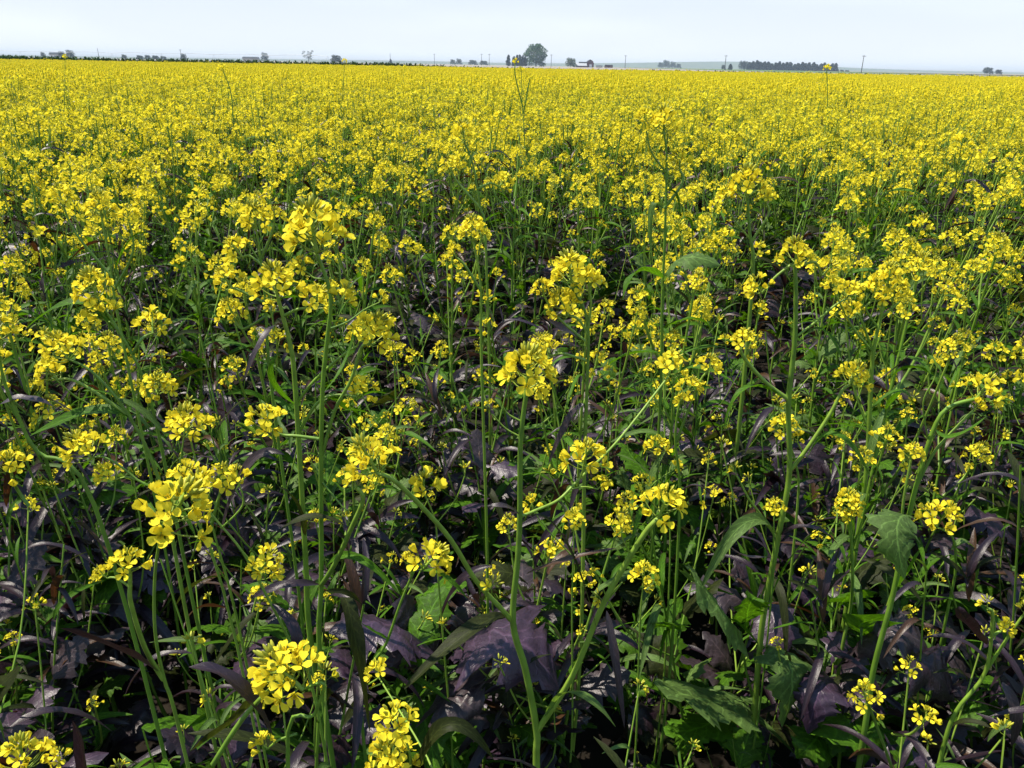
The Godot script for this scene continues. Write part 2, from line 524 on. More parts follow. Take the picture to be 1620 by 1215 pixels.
# ---------------------------------------------------------------- plants one can point to
func hero(short: String, label: String, p: Array, r0: float) -> void:
	var q := vecs(p)
	cur = thing("mustard_plant", q[0], label, "mustard plant", "mustard plants in flower")
	anchors.append([short, q[q.size() - 1], q[0]])
	for i in q.size(): q[i] -= cur.position
	var m := Mb.new()
	tube(m, spline(q, 5), r0 * 0.9, r0 * 0.42, 8, STEM[anchors.size() % 3], STEM[(anchors.size() + 1) % 3])
	part("stem", mesh_of([[m, M.stem]]), cur)

func head(two: Array, s: float, kind: int) -> void:
	var q := vecs(two)
	var d := (q[1] - q[0]).normalized()
	head_nodes(cur, frame_on(d * 0.7 + Vector3(0, 1.1, 0), ri(rng, 0, TAU), s, q[1] - cur.position), kind, s > 0.0 and q[1].z > -2.2, rng)

func branch(p: Array, r0: float) -> void:
	var q := vecs(p)
	for i in q.size(): q[i] -= cur.position
	var m := Mb.new()
	tube(m, spline(q, 5), r0, r0 * 0.7, 6, STEM[anchors.size() % 3], STEM[1])
	part("branch", mesh_of([[m, M.stem]]), cur)

func leaf(p: Array, w: float, kind: int, col: int) -> void:
	var q := vecs(p)
	for i in 3: q[i] -= cur.position
	var mid := q[1] * 2.0 - (q[0] + q[2]) * 0.5          # the curve passes through the middle point
	var m := Mb.new()
	leaf_on(m, q[0], mid, q[2], w, kind, LEAF[col], rng, 16 if kind == 0 else 26, 4 if kind == 0 else 8)
	var o := part("leaf", mesh_of([[m, leaf_mat(col)]]), cur)
	if kind == 1: clear.append((q[1] + q[2]) * 0.5 + cur.position)
	o.set_meta("label", ["green", "pale green", "dark purple", "mauve-grey", "bronze", "dark olive", "violet"][col] + (" ribbon leaf" if kind == 0 else " broad toothed leaf"))

func on_screen(p: Vector3) -> Vector2:                       # in units of half the frame; used to tell which plants are in view
	var l: Vector3 = cam.transform.affine_inverse() * p
	if l.z > -0.05: return Vector2(9, 9)
	var ty := tan(deg_to_rad(cam.fov * 0.5))
	return Vector2(l.x / -l.z / (ty * 4.0 / 3.0), l.y / -l.z / ty)

func words_for(d: Dictionary, at: Vector3, high: float) -> String:
	var n: int = 0
	for h in d.heads:
		if h[1] > 0: n += 1
	var w: String = ["low leafy ", "short ", "tall "][d.size] + ["purple-leaved ", "green-leaved ", "bronze-leaved "][d.tone] + ["flowerless", "one-headed", "two-headed", "three-headed", "four-headed", "five-headed", "six-headed", "many-headed"][mini(n, 7)] + " mustard plant"
	var rr := Vector2(at.x, at.z).length()
	var best := ""
	var least := 1e9
	if rr < 2.4:
		for a in anchors:
			var b: Vector3 = a[1]
			if b.z < -2.6: continue
			var dx := at.x / -at.z - b.x / -b.z
			var dz := -at.z + b.z
			var cost := absf(dx) * 1.6 + absf(dz)
			if cost < least:
				least = cost
				best = (" # behind " if dz > 0.12 else " # left of " if dx < 0 else " # right of ") + str(a[0])
	else:
		var sx := on_screen(Vector3(at.x, high, at.z)).x
		for a in [["the far left edge", -0.97], ["the white house", -0.87], ["the irrigation spans", -0.65], ["the lone dark tree", -0.48], ["the small twiggy tree", -0.385], ["the green hedge", -0.25], ["the twin poles", -0.05], ["the big round tree", 0.045], ["the red barn", 0.15], ["the lone pole by the barn", 0.22], ["the hazy tree clump", 0.31], ["the pole left of the windbreak", 0.42], ["the windbreak", 0.54], ["the leaning pole", 0.69], ["the bare skyline at right", 0.82], ["the two round trees", 0.94]]:
			if absf(sx - float(a[1])) < least:
				least = absf(sx - float(a[1]))
				best = (" # in the nearer bloom below " if rr < 3.2 else " # in the bloom below ") + str(a[0])
	return w + best

func field() -> void:
	var r := RandomNumberGenerator.new()
	r.seed = 77
	var plans := [[], [], []]
	for size in 3:
		for i in [6, 8, 14][size]:
			plans[size].append(plan(size, [0, 1, 0, 2, 0, 1, 0, 2][i % 8] if size < 2 else [0, 1, 2, 1, 0, 1, 2][i % 7], r))
	var protos := {}
	var near := []                                           # [size, i, transform, distance]
	var spots := []
	# a jittered grid over the wedge of field in front and beside
	var step := 0.17
	var z := 0.42
	while z < 63.0:
		step = 0.14 if z < 1.7 else 0.19 if z < 10.0 else 0.18
		var half := z * (1.02 if z < 4.0 else 0.9) + 0.7
		var x := -half
		while x < half:
			var px := x + ri(r, -0.5, 0.5) * step
			var pz := z + ri(r, -0.5, 0.5) * step
			x += step
			var gap := 0.5 + 0.5 * sin(px * 0.9 + sin(pz * 1.3) * 1.5) * sin(pz * 0.8 + 1.0)
			if pz > 1.7 and pz < 12.0 and r.randf() > 0.78 + 0.22 * gap: continue
			if pz > 62.0 + 0.8 * sin(px * 0.7): continue
			spots.append(Vector3(px, 0, -pz))
		z += step
	for p in spots:
		var dist := Vector2(p.x, p.z).length()
		var k := r.randf()
		var size := 2
		var sc := ri(r, 0.93, 1.06)
		if dist < 0.95:
			size = 0 if k < 0.92 else 1
			sc = ri(r, 0.8, 1.05)
		elif dist < 1.35:
			size = 0 if k < 0.66 else 1
			sc = ri(r, 0.85, 1.05) if size < 2 else ri(r, 0.78, 0.9)
		elif dist < 2.0:
			size = 0 if k < 0.45 else 1 if k < 0.8 else 2
			if size == 2: sc = ri(r, 0.78, 0.94)
		elif dist < 4.0:
			size = (0 if k < 0.22 else 1 if k < 0.52 else 2) if dist < 2.8 else (0 if k < 0.1 else 1 if k < 0.22 else 2)
		if dist > 9.0 and r.randf() < 0.006: sc *= 1.1
		var hidden := false
		for q in clear:
			if q.z < p.z and q.z > p.z - 0.4 and absf(p.x / p.z - q.x / q.z) < 0.07: hidden = true
		if hidden and r.randf() < 0.9:
			size = 0
			sc = ri(r, 0.3, 0.45)
		if dist > 15.0: sc *= 0.97
		elif dist > 2.0 and dist < 3.4: sc *= lerpf(0.9, 1.0, (dist - 2.0) / 1.4)
		var i: int = r.randi() % plans[size].size()
		var b := Basis(Vector3(ri(r, -1, 1), 0, ri(r, -1, 1)).normalized(), ri(r, 0, 0.2 if size == 2 else 0.24)) * Basis(Vector3.UP, ri(r, 0, TAU))
		near.append([size, i, Transform3D(b.scaled_local(Vector3.ONE * sc), p), dist, sc])
	near.sort_custom(func(a, b): return a[3] < b[3])
	var count := 0
	var left := 300 - anchors.size()
	var copies := {}
	var alike := {}
	for n in near:
		var d: Dictionary = plans[n[0]][n[1]]
		var x: Transform3D = n[2]
		var top: Vector3 = x * (d.stem[d.stem.size() - 1] as Vector3)
		var low: Vector3 = x * Vector3(0, top.y * 0.55, 0)
		var s := on_screen(top)
		var s2 := on_screen(low)
		var seen := (absf(s.x) < 0.98 and absf(s.y) < 0.96) or (absf(s2.x) < 0.98 and absf(s2.y) < 0.96)
		if seen and count < left and n[3] > 0.7:
			count += 1
			var fine: bool = n[3] < 1.75
			var key := [n[0], n[1], fine]
			if not protos.has(key): protos[key] = plant_nodes(d, fine, r)
			var o: Node3D = protos[key].duplicate()
			o.name = numbered("mustard_plant")
			o.transform = x
			add_child(o)
			tag(o, "", "mustard plant", "mustard plants in flower")
			var said := words_for(d, x.origin, top.y)
			if not alike.has(said): alike[said] = []
			alike[said].append(o)
			continue
		var lod := 1 if n[3] < 9.0 else 2
		var key := [n[0], n[1], lod]
		if not copies.has(key): copies[key] = []
		copies[key].append(x)
	for k in protos: (protos[k] as Node3D).free()
	undergrowth(r)
	for k in alike:
		var nth := ["nearest", "second", "third", "fourth", "fifth", "sixth", "seventh", "eighth", "ninth", "tenth"]
		for i in alike[k].size():
			var text := str(k).replace("# ", "" if alike[k].size() == 1 else nth[mini(i, 9)] + " ")
			if text.split(" ", false).size() > 16: text = text.replace(" mustard plant", " plant")
			alike[k][i].set_meta("label", text)
	var mass := thing("mustard_crop", Vector3.ZERO, "dense field of yellow mustard plants in bloom reaching to the skyline", "mustard crop")
	mass.set_meta("kind", "stuff")
	for k in copies:
		var mm := MultiMesh.new()
		mm.transform_format = MultiMesh.TRANSFORM_3D
		mm.use_colors = true
		mm.mesh = plant_merged(plans[k[0]][k[1]], k[2], r)
		mm.instance_count = copies[k].size()
		for i in copies[k].size():
			mm.set_instance_transform(i, copies[k][i])
			var t := ri(r, 0.88, 1.08)
			mm.set_instance_color(i, Color(t * ri(r, 0.97, 1.0), t, t))
		var o := MultiMeshInstance3D.new()
		o.name = "flowering_plants"
		o.multimesh = mm
		o.set_meta("kind", "stuff")
		mass.add_child(o, true)
	print("individual plants ", count + anchors.size(), "  spots ", near.size())

# the low leaves that close the ground between the stems, down to the soil
func undergrowth(r: RandomNumberGenerator) -> void:
	var root := thing("undergrowth", Vector3.ZERO, "low layer of dark purple and green leaves covering the soil under the flowers", "undergrowth")
	root.set_meta("kind", "stuff")
	var put := []
	for i in 12: put.append([])
	var z := 0.35
	while z < 6.0:
		var half := z * 1.02 + 0.6
		var n := int(half * 2.0 * 0.1 * (150.0 if z < 2.2 else 80.0))
		for i in n:
			var p := Vector3(ri(r, -half, half), ri(r, 0.01, 0.2), -z - ri(r, 0, 0.1))
			var patch := sin(p.x * 2.3 + 1.0) + sin(p.z * 2.9 + p.x)
			var col: int = [2, 3, 2, 5][r.randi() % 4]
			if r.randf() < 0.38 + 0.25 * patch: col = [0, 0, 5, 1][r.randi() % 4]
			var bend := r.randi() % 3
			var slot: int = {0: 0, 2: 1, 3: 2, 5: 3, 1: 0}[col]
			(put[slot * 3 + bend] as Array).append(leaf_place(p, ri(r, 0, TAU), ri(r, -0.2, 0.9), ri(r, 0.06, 0.13)))
		z += 0.1
	for k in 12:
		var mm := MultiMesh.new()
		mm.transform_format = MultiMesh.TRANSFORM_3D
		mm.use_colors = true
		mm.mesh = broad_kit[[0, 2, 3, 5][k / 3]][k % 3]
		mm.instance_count = put[k].size()
		for i in put[k].size():
			mm.set_instance_transform(i, put[k][i])
			var t := ri(r, 0.7, 1.1)
			mm.set_instance_color(i, Color(t, t, t))
		var o := MultiMeshInstance3D.new()
		o.name = "low_leaves"
		o.multimesh = mm
		o.set_meta("kind", "stuff")
		root.add_child(o, true)

# ---------------------------------------------------------------- the far edge of the field and beyond
func crown_on(m: Mb, at: Vector3, rad: Vector3, n: int, leafy: float, col: Color, r: RandomNumberGenerator) -> void:
	for i in n:
		var d := Vector3(r.randfn(), r.randfn(), r.randfn()).normalized()
		var q := at + d * rad * pow(r.randf(), 0.3) * ri(r, 0.82, 1.08)
		var a := Vector3(r.randfn(), r.randfn() * 0.6, r.randfn()).normalized()
		var b := a.cross(Vector3(r.randfn(), r.randfn(), r.randfn())).normalized()
		var s := leafy * ri(r, 0.6, 1.4)
		var c := shade(col, ri(r, 0.7, 1.35))
		var k0 := m.vert(q + a * s, Vector2(0.5, 0.5), c)
		var k1 := m.vert(q + b * s * 0.7 - a * s * 0.2, Vector2(0.5, 0.5), c)
		var k2 := m.vert(q - a * s, Vector2(0.5, 0.5), c)
		var k3 := m.vert(q - b * s * 0.7 + a * s * 0.2, Vector2(0.5, 0.5), c)
		m.quad(k0, k1, k2, k3)

# shape: 0 round spreading, 1 pointed column, 2 rounded bushy, 3 loose and twiggy
func tree(called: String, label: String, group: String, at: Vector3, w: float, h: float, shape: int, col: Color) -> void:
	var r := RandomNumberGenerator.new()
	r.seed = 1000 + used.get(called, 0) * 31 + shape * 7 + int(at.x)
	var t := thing(called, at, label, "tree", group)
	var m := Mb.new()
	var bark := Color(0.07, 0.055, 0.04)
	var trunk := PackedVector3Array([Vector3(0, -0.3, 0), Vector3(w * 0.01, h * 0.3, 0), Vector3(-w * 0.01, h * 0.6, w * 0.02), Vector3(0, h * 0.85, 0)])
	tube(m, spline(trunk, 3), h * 0.035, h * 0.006, 7, bark, bark)
	part("trunk", mesh_of([[m, M.bark]]), t)
	if shape != 1:
		for i in 7:
			var y := h * ri(r, 0.2, 0.6)
			var a := i * 2.4 + ri(r, -0.3, 0.3)
			var o := Vector3(cos(a) * w * ri(r, 0.25, 0.42), h * ri(r, 0.12, 0.3), sin(a) * w * ri(r, 0.25, 0.42))
			m = Mb.new()
			tube(m, spline(PackedVector3Array([Vector3(0, y, 0), Vector3(0, y, 0) + o * 0.5 + Vector3(0, h * 0.03, 0), Vector3(0, y, 0) + o]), 3), h * 0.013, h * 0.004, 5, bark, bark)
			part("limb", mesh_of([[m, M.bark]]), t)
	m = Mb.new()
	if shape == 1:
		for i in 9:
			var f := (i + 0.5) / 9.0
			var rr := w * 0.56 * pow(1.0 - f, 0.42) * (0.85 if i == 0 else 1.0) * ri(r, 0.85, 1.1)
			crown_on(m, Vector3(ri(r, -0.06, 0.06) * w, h * (0.05 + 0.9 * f), 0), Vector3(rr, h * 0.08, rr), 150, w * 0.075, col, r)
	elif shape == 0:
		for i in 19:
			var a := i * 2.4
			var f := (i + 0.5) / 19.0
			var rr := w * 0.36 * sin(PI * lerpf(0.24, 0.92, f)) * ri(r, 0.6, 1.1)
			crown_on(m, Vector3(cos(a) * rr, h * (0.1 + 0.8 * f), sin(a) * rr), Vector3(w * 0.15, h * 0.11, w * 0.15) * ri(r, 0.9, 1.5), 260, w * 0.022, shade(col, ri(r, 0.8, 1.2)), r)
	elif shape == 2:
		for i in 10:
			var a := i * 2.4
			var f := (i + 0.5) / 10.0
			var rr := w * 0.3 * sqrt(1.0 - f * 0.8)
			crown_on(m, Vector3(cos(a) * rr, h * (0.14 + 0.68 * f), sin(a) * rr), Vector3(w * 0.21, h * 0.18, w * 0.21), 170, w * 0.028, shade(col, ri(r, 0.85, 1.15)), r)
	else:
		for i in 14:
			var a := i * 2.4
			var f := (i + 0.5) / 14.0
			var rr := w * 0.42 * ri(r, 0.3, 1.0)
			crown_on(m, Vector3(cos(a) * rr, h * (0.3 + 0.66 * f), sin(a) * rr), Vector3(w * 0.13, h * 0.09, w * 0.13), 45, w * 0.024, col, r)
	part("crown", mesh_of([[m, M.leaf_far]]), t)

func box_on(m: Mb, c: Vector3, s: Vector3) -> void:
	for ax in 3:
		for sg in [-1.0, 1.0]:
			var n := Vector3.ZERO
			n[ax] = sg
			var u := Vector3.ZERO
			u[(ax + 1) % 3] = 1
			var v := n.cross(u)
			var i := m.v.size()
			for k in [[-1, -1], [-1, 1], [1, 1], [1, -1]]:
				m.vert(c + (n + u * k[0] + v * k[1]) * s * 0.5, Vector2(k[0], k[1]), Color.WHITE)
			m.quad(i, i + 1, i + 2, i + 3)

func box_part(called: String, parent: Node, c: Vector3, s: Vector3, m: Material) -> MeshInstance3D:
	var b := Mb.new()
	box_on(b, c, s)
	return part(called, mesh_of([[b, m]]), parent)

# a prism: a polygon in x-y pushed from z0 to z1
func prism_part(called: String, parent: Node, poly: Array, z0: float, z1: float, m: Material) -> MeshInstance3D:
	var b := Mb.new()
	var n := poly.size()
	for i in n:
		var p: Vector2 = poly[i]
		var q: Vector2 = poly[(i + 1) % n]
		var k := b.v.size()
		for w in [Vector3(p.x, p.y, z0), Vector3(p.x, p.y, z1), Vector3(q.x, q.y, z1), Vector3(q.x, q.y, z0)]: b.vert(w, Vector2(), Color.WHITE)
		b.quad(k, k + 1, k + 2, k + 3)
	for zz in [z0, z1]:
		var k := b.v.size()
		for p in poly: b.vert(Vector3(p.x, p.y, zz), Vector2(), Color.WHITE)
		for i in range(1, n - 1):
			if zz == z1: b.tri(k, k + i + 1, k + i)
			else: b.tri(k, k + i, k + i + 1)
	return part(called, mesh_of([[b, m]]), parent)

func sheet(called: String, y: float, x0: float, x1: float, z0: float, z1: float, m: Material) -> void:
	var b := Mb.new()
	var nx := 24
	var nz := 10
	for j in nz + 1:
		for i in nx + 1:
			b.vert(Vector3(lerpf(x0, x1, float(i) / nx), y, lerpf(z0, z1, float(j) / nz)), Vector2(float(i) / nx, float(j) / nz), Color.WHITE)
	for j in nz:
		for i in nx:
			var a := j * (nx + 1) + i
			b.quad(a, a + nx + 1, a + nx + 2, a + 1)
	var o := part(numbered(called), mesh_of([[b, m]]), self)
	o.set_meta("kind", "structure")

func utility_pole(at: Vector3, h: float, label: String, arm := true) -> void:
	var t := thing("utility_pole", at, label, "utility pole", "utility poles along the skyline")
	var m := Mb.new()
	tube(m, PackedVector3Array([Vector3(0, -0.2, 0), Vector3(0, h * 0.5, 0), Vector3(0, h, 0)]), 0.26, 0.17, 8, Color(0.1, 0.085, 0.07), Color(0.12, 0.105, 0.09), true)
	part("pole", mesh_of([[m, M.bark]]), t)
	if arm:
		var ca := box_part("crossarm", t, Vector3(0, h - 0.6, 0.2), Vector3(2.4, 0.2, 0.16), M.timber)
		for x in [-1.05, 0.0, 1.05]:
			m = Mb.new()
			tube(m, PackedVector3Array([Vector3(x, h - 0.5, 0.2), Vector3(x, h - 0.36, 0.2), Vector3(x, h - 0.22, 0.2)]), 0.07, 0.05, 6, Color(0.3, 0.3, 0.3), Color(0.35, 0.35, 0.35), true)
			part("insulator", mesh_of([[m, M.bark]]), ca)

func ridge(called: String, pts: Array, z: float, deep: float, m: Material) -> void:
	var b := Mb.new()
	var p := spline(vecs(pts), 8)
	for i in p.size():
		var q := p[i]
		b.vert(Vector3(q.x, -2, z + deep * 0.6), Vector2(), Color.WHITE)
		b.vert(Vector3(q.x, q.y * 0.62, z + deep * 0.25), Vector2(), Color.WHITE)
		b.vert(Vector3(q.x, q.y, z), Vector2(), Color.WHITE)
		b.vert(Vector3(q.x, -2, z - deep), Vector2(), Color.WHITE)
	for i in p.size() - 1:
		for k in 3:
			var a := i * 4 + k
			b.quad(a, a + 1, a + 5, a + 4)
	var o := part(numbered(called), mesh_of([[b, m]]), self)
	o.set_meta("kind", "structure")

func hedge() -> void:
	var r := RandomNumberGenerator.new()
	r.seed = 31
	var clump := Mb.new()
	for i in 130:
		var a := ri(r, 0, TAU)
		var q := Vector3(cos(a) * ri(r, 0, 0.4), ri(r, 0.0, 0.78), sin(a) * ri(r, 0, 0.4))
		var out := Vector3(cos(a), ri(r, 0.6, 2.2), sin(a)).normalized() * ri(r, 0.2, 0.5)
		leaf_on(clump, q, q + out * 0.6 + Vector3(0, 0.05, 0), q + out * 0.9, 0.11, 0, Color(0.042, 0.085, 0.02), r, 3, 2)
	var mm := MultiMesh.new()
	mm.transform_format = MultiMesh.TRANSFORM_3D
	mm.use_colors = true
	mm.mesh = mesh_of([[clump, M.leaf_far]])
	var xs := []
	var x := -75.0
	while x < 62.0:
		xs.append([x + ri(r, -0.2, 0.2), -64.4 + ri(r, -0.7, 0.7)])
		x += 0.16
	mm.instance_count = xs.size()
	for i in xs.size():
		var px: float = xs[i][0]
		var f := clampf((-2.0 - px) / 12.0, 0, 1)
		var n := 0.5 + 0.5 * sin(px * 0.31 + sin(px * 0.11) * 3.0)
		var h := lerpf(1.02, 1.19 + 0.14 * n, f) * ri(r, 0.93, 1.04)
		mm.set_instance_transform(i, Transform3D(Basis(Vector3.UP, ri(r, 0, TAU)).scaled(Vector3(1.2, h, 1.2)), Vector3(px, 0, xs[i][1])))
		var t := ri(r, 0.7, 1.2)
		mm.set_instance_color(i, Color(t * lerpf(1.5, 1.0, f), t, t * lerpf(1.3, 1.0, f)))
	var o := MultiMeshInstance3D.new()
	o.name = "hedge"
	o.multimesh = mm
	add_child(o)
	tag(o, "low dark green weedy hedge along the far edge of the yellow field", "hedge", "", "stuff")

func far_things() -> void:
	sheet("far_field", 0.05, -1500, 1500, -300, -1400, M.fallow)
	sheet("far_green_field", 0.12, 130, 420, -430, -1300, M.meadow)
	sheet("far_brown_field", 0.12, 260, 1400, -330, -800, M.brown_field)
	ridge("hills", [-2800, 3, 0, -1600, 3.5, 0, -900, 5, 0, -300, 7, 0, 0, 6, 0, 260, 10, 0, 520, 18, 0, 680, 20, 0, 860, 13, 0, 1150, 6, 0, 1700, 4, 0, 2800, 5, 0], -2500, 450, M.hill)
	# farmstead in the middle
	tree("broadleaf_tree", "tallest tree on the skyline, big round green crown beside dark cypresses", "", Vector3(17.3, 0, -800), 26, 20.5, 0, Color(0.06, 0.125, 0.04))
	var cy := [[-8.6, 9.8, 5.2], [-3.6, 8.6, 4.6], [-0.6, 9.9, 5.0], [2.0, 10.2, 5.0], [4.6, 9.6, 4.8], [7.0, 8.8, 4.6]]
	for i in cy.size():
		tree("cypress_tree", ["lone dark cypress at the left end of the cypress clump", "shorter dark cypress next to the gap in the cypress clump", "dark cypress third from the left in the clump by the big tree", "tallest dark cypress in the middle of the clump", "dark cypress inside the clump left of the big round tree", "dark cypress touching the big round tree's crown"][i], "cypresses left of the big tree", Vector3(cy[i][0], 0, -780 + 2.0 * (i % 2)), cy[i][2], cy[i][1], 1, Color(0.018, 0.032, 0.02))
	tree("broadleaf_tree", "small round olive-green tree just left of the red barn", "", Vector3(46.6, 0, -745), 12, 8.2, 2, Color(0.06, 0.085, 0.03))
	var barn := thing("barn", Vector3(67.6, 0, -790), "small red gambrel-roofed barn with a lean-to beside the round tree", "barn")
	prism_part("wall", barn, [Vector2(-3.2, 0), Vector2(3.2, 0), Vector2(3.2, 3.0), Vector2(2.2, 5.2), Vector2(0, 6.5), Vector2(-2.2, 5.2), Vector2(-3.2, 3.0)], -12, 0, M.red)
	for q in [[-3.55, 2.9, -2.3, 5.35], [-2.3, 5.35, 0, 6.75], [0, 6.75, 2.3, 5.35], [2.3, 5.35, 3.55, 2.9]]:
		prism_part("roof", barn, [Vector2(q[0], q[1]), Vector2(q[2], q[3]), Vector2(q[2], q[3] + 0.2), Vector2(q[0], q[1] + 0.2)], -12.3, 0.3, M.dark_roof)
	var door := box_part("door", barn, Vector3(0.3, 1.3, 0.03), Vector3(2.4, 2.6, 0.1), M.white_paint)
	box_part("crossbar", door, Vector3(0.3, 1.3, 0.1), Vector3(2.4, 0.2, 0.06), M.red)
	box_part("window", barn, Vector3(0, 4.6, 0.03), Vector3(0.9, 0.9, 0.1), M.dark_roof)
	var shed := thing("farm_shed", Vector3(59.6, 0, -786), "long low shed with shining white roof left of the red barn", "shed")
	prism_part("wall", shed, [Vector2(-5.2, 0), Vector2(4.4, 0), Vector2(4.4, 1.3), Vector2(-5.2, 1.3)], -8, 0, M.red)
	var rf := Mb.new()
	for k in [[-5.6, 1.3, 0.4], [4.6, 1.3, 0.4], [4.6, 3.6, -4.2], [-5.6, 3.6, -4.2], [-5.6, 1.5, 0.4], [4.6, 1.5, 0.4], [4.6, 3.8, -4.2], [-5.6, 3.8, -4.2]]: rf.vert(Vector3(k[0], k[1], k[2]), Vector2(), Color.WHITE)
	for k in [[4, 7, 6, 5], [0, 1, 2, 3], [0, 4, 5, 1], [1, 5, 6, 2], [3, 2, 6, 7], [0, 3, 7, 4]]: rf.quad(k[0], k[1], k[2], k[3])
	part("roof", mesh_of([[rf, M.tin]]), shed)
	box_part("rear_loft", shed, Vector3(1.2, 4.2, -5.5), Vector3(7.5, 1.2, 3.0), M.dark_roof)
	var hut := thing("farm_shed", Vector3(86, 0, -800), "low dark brown shed standing right of the red barn", "shed")
	box_part("wall", hut, Vector3(0, 0.9, -2), Vector3(7.5, 1.8, 4), M.red)
	prism_part("roof", hut, [Vector2(-4, 1.8), Vector2(4, 1.8), Vector2(3.2, 2.7), Vector2(-3.2, 2.7)], -4.3, 0.3, M.dark_roof)
	var tank := thing("farm_shed", Vector3(76.5, 0, -795), "pale cream low shed tucked beside the barn gable", "shed")
	box_part("wall", tank, Vector3(0, 0.8, -1.5), Vector3(6, 1.6, 3), M.cream)
	prism_part("roof", tank, [Vector2(-3.2, 1.6), Vector2(3.2, 1.6), Vector2(3.0, 2.1), Vector2(-3.0, 2.1)], -3.2, 0.2, M.tin)
	# trees right of the barn
	for q in [[252, 9.5, 12, "left hump of the blue hazy tree clump right of the barn"], [262, 13, 17, "tallest tree of the blue hazy clump right of the barn"], [274, 11, 14, "right shoulder of the blue hazy tree clump"], [284, 7.5, 12, "lowest tree at the right end of the hazy clump"]]:
		tree("distant_tree", q[3], "hazy trees right of the barn", Vector3(q[0], 0, -1500), q[2], q[1] * 1.1, 2, Color(0.035, 0.06, 0.035))
	tree("distant_tree", "small dark tree touching the pole left of the windbreak", "", Vector3(206, 0, -850), 6, 5, 2, Color(0.03, 0.05, 0.03))
	tree("distant_tree", "small pointed tree just right of the pole by the windbreak", "", Vector3(213, 0, -850), 5, 5.6, 1, Color(0.03, 0.05, 0.03))
	for i in 26:
		var x := lerpf(263.5, 374.0, i / 25.0)
		var lab := "dark evergreen in the long straight windbreak row on the right"
		var ord := ["first", "second", "third", "fourth", "fifth", "sixth", "seventh", "eighth", "ninth", "tenth", "eleventh", "twelfth", "thirteenth"]
		lab = "dark evergreen, %s from the %s end of the windbreak" % [ord[i if i < 13 else 25 - i], "left" if i < 13 else "right"]
		if i == 0: lab = "taller bushy tree at the left end of the windbreak"
		elif i == 1: lab = "second tall bushy tree from the windbreak's left end"
		elif i == 25: lab = "last evergreen at the right end of the windbreak"
		var hh := 10.6 - 1.6 * minf(i / 8.0, 1.0) + 1.0 * sin(i * 2.1) + 0.6 * sin(i * 5.3) - (0.8 if i > 22 else 0.0)
		tree("windbreak_tree", lab, "evergreens of the windbreak", Vector3(x, 0, -1000 + 1.5 * sin(i * 3.7)), 8.0 if i > 1 else 10.0, hh, 2 if i < 2 else 1, Color(0.018, 0.03, 0.022))
	for q in [[376, 2.6, "nearest"], [382, 2.2, "second"], [388, 1.8, "farthest"]]:
		tree("distant_bush", "low grey-green bush %s to the windbreak's right end" % ("nearest" if q[2] == "nearest" else "second nearest" if q[2] == "second" else "third nearest"), "bushes beyond the windbreak", Vector3(q[0], 0, -1000), 6, float(q[1]), 2, Color(0.04, 0.06, 0.035))
	tree("distant_tree", "larger of two round dark trees at the far right", "", Vector3(498, 0, -900), 13, 7.4, 2, Color(0.025, 0.04, 0.025))
	tree("distant_tree", "smaller of two round dark trees at the far right", "", Vector3(510.5, 0, -902), 9, 5.2, 2, Color(0.025, 0.04, 0.025))
	# left skyline
	var house := thing("farmhouse", Vector3(-384, 0, -705), "small white farmhouse with grey roof at far left beside dark trees", "house")
	prism_part("wall", house, [Vector2(-4.5, 0), Vector2(4.5, 0), Vector2(4.5, 2.8), Vector2(-4.5, 2.8)], -6, 0, M.white_paint)
	prism_part("roof", house, [Vector2(-5, 2.8), Vector2(5, 2.8), Vector2(3.9, 4.6), Vector2(-3.9, 4.6)], -6.4, 0.4, M.grey_roof)
	for x in [-2.6, 0.0, 2.6]:
		var wd := box_part("window", house, Vector3(x, 1.6, 0.02), Vector3(1.1, 1.1, 0.08), M.dark_roof)
		box_part("sill", wd, Vector3(x, 1.0, 0.07), Vector3(1.3, 0.1, 0.12), M.white_paint)
	for q in [[-391, 5.2, 5, "small dark tree left of the white farmhouse", 2], [-375.5, 6.2, 7, "dark tree close to the right of the white farmhouse", 2], [-368.5, 7.2, 9, "taller dark tree second right of the white farmhouse", 2]]:
		tree("distant_tree", q[3], "trees by the white farmhouse", Vector3(q[0], 0, -700), q[2], q[1], q[4], Color(0.025, 0.04, 0.028))
	for q in [[-352, 4.6, 6], [-338, 4.0, 8], [-331, 4.4, 7], [-324, 4.0, 8], [-317, 3.6, 7]]:
		tree("distant_bush", ["round bush alone at the left of the low bush row", "low bush in the row right of the white farmhouse", "humped bush standing highest in the low row", "fourth low bush in the row right of the white farmhouse", "last low bush at the row's right end"][int((q[0] + 352) / 8.0)] if q[0] != -338 else "low bush in the row right of the white farmhouse", "low bushes on the left skyline", Vector3(q[0], 0, -760), q[2], q[1], 2, Color(0.03, 0.05, 0.032))
	tree("distant_tree", "lone dark bush-like tree beside a mast on the left skyline", "", Vector3(-287, 0, -730), 7, 6.0, 2, Color(0.03, 0.045, 0.035))
	tree("distant_tree", "lone dark squarish tree on the left skyline", "", Vector3(-232, 0, -780), 9, 8.6, 2, Color(0.03, 0.05, 0.03))
	tree("twiggy_tree", "loose twiggy tree standing above the green hedge", "", Vector3(-171, 0, -695), 10, 9.4, 3, Color(0.05, 0.07, 0.04))
	tree("distant_tree", "hazy round tree right of the twiggy tree", "", Vector3(-160, 0, -750), 12, 7.2, 2, Color(0.06, 0.07, 0.055))
	tree("distant_tree", "tiny dark pointed tree above the hedge left of centre", "", Vector3(-127, 0, -850), 3.4, 4.6, 1, Color(0.03, 0.05, 0.04))
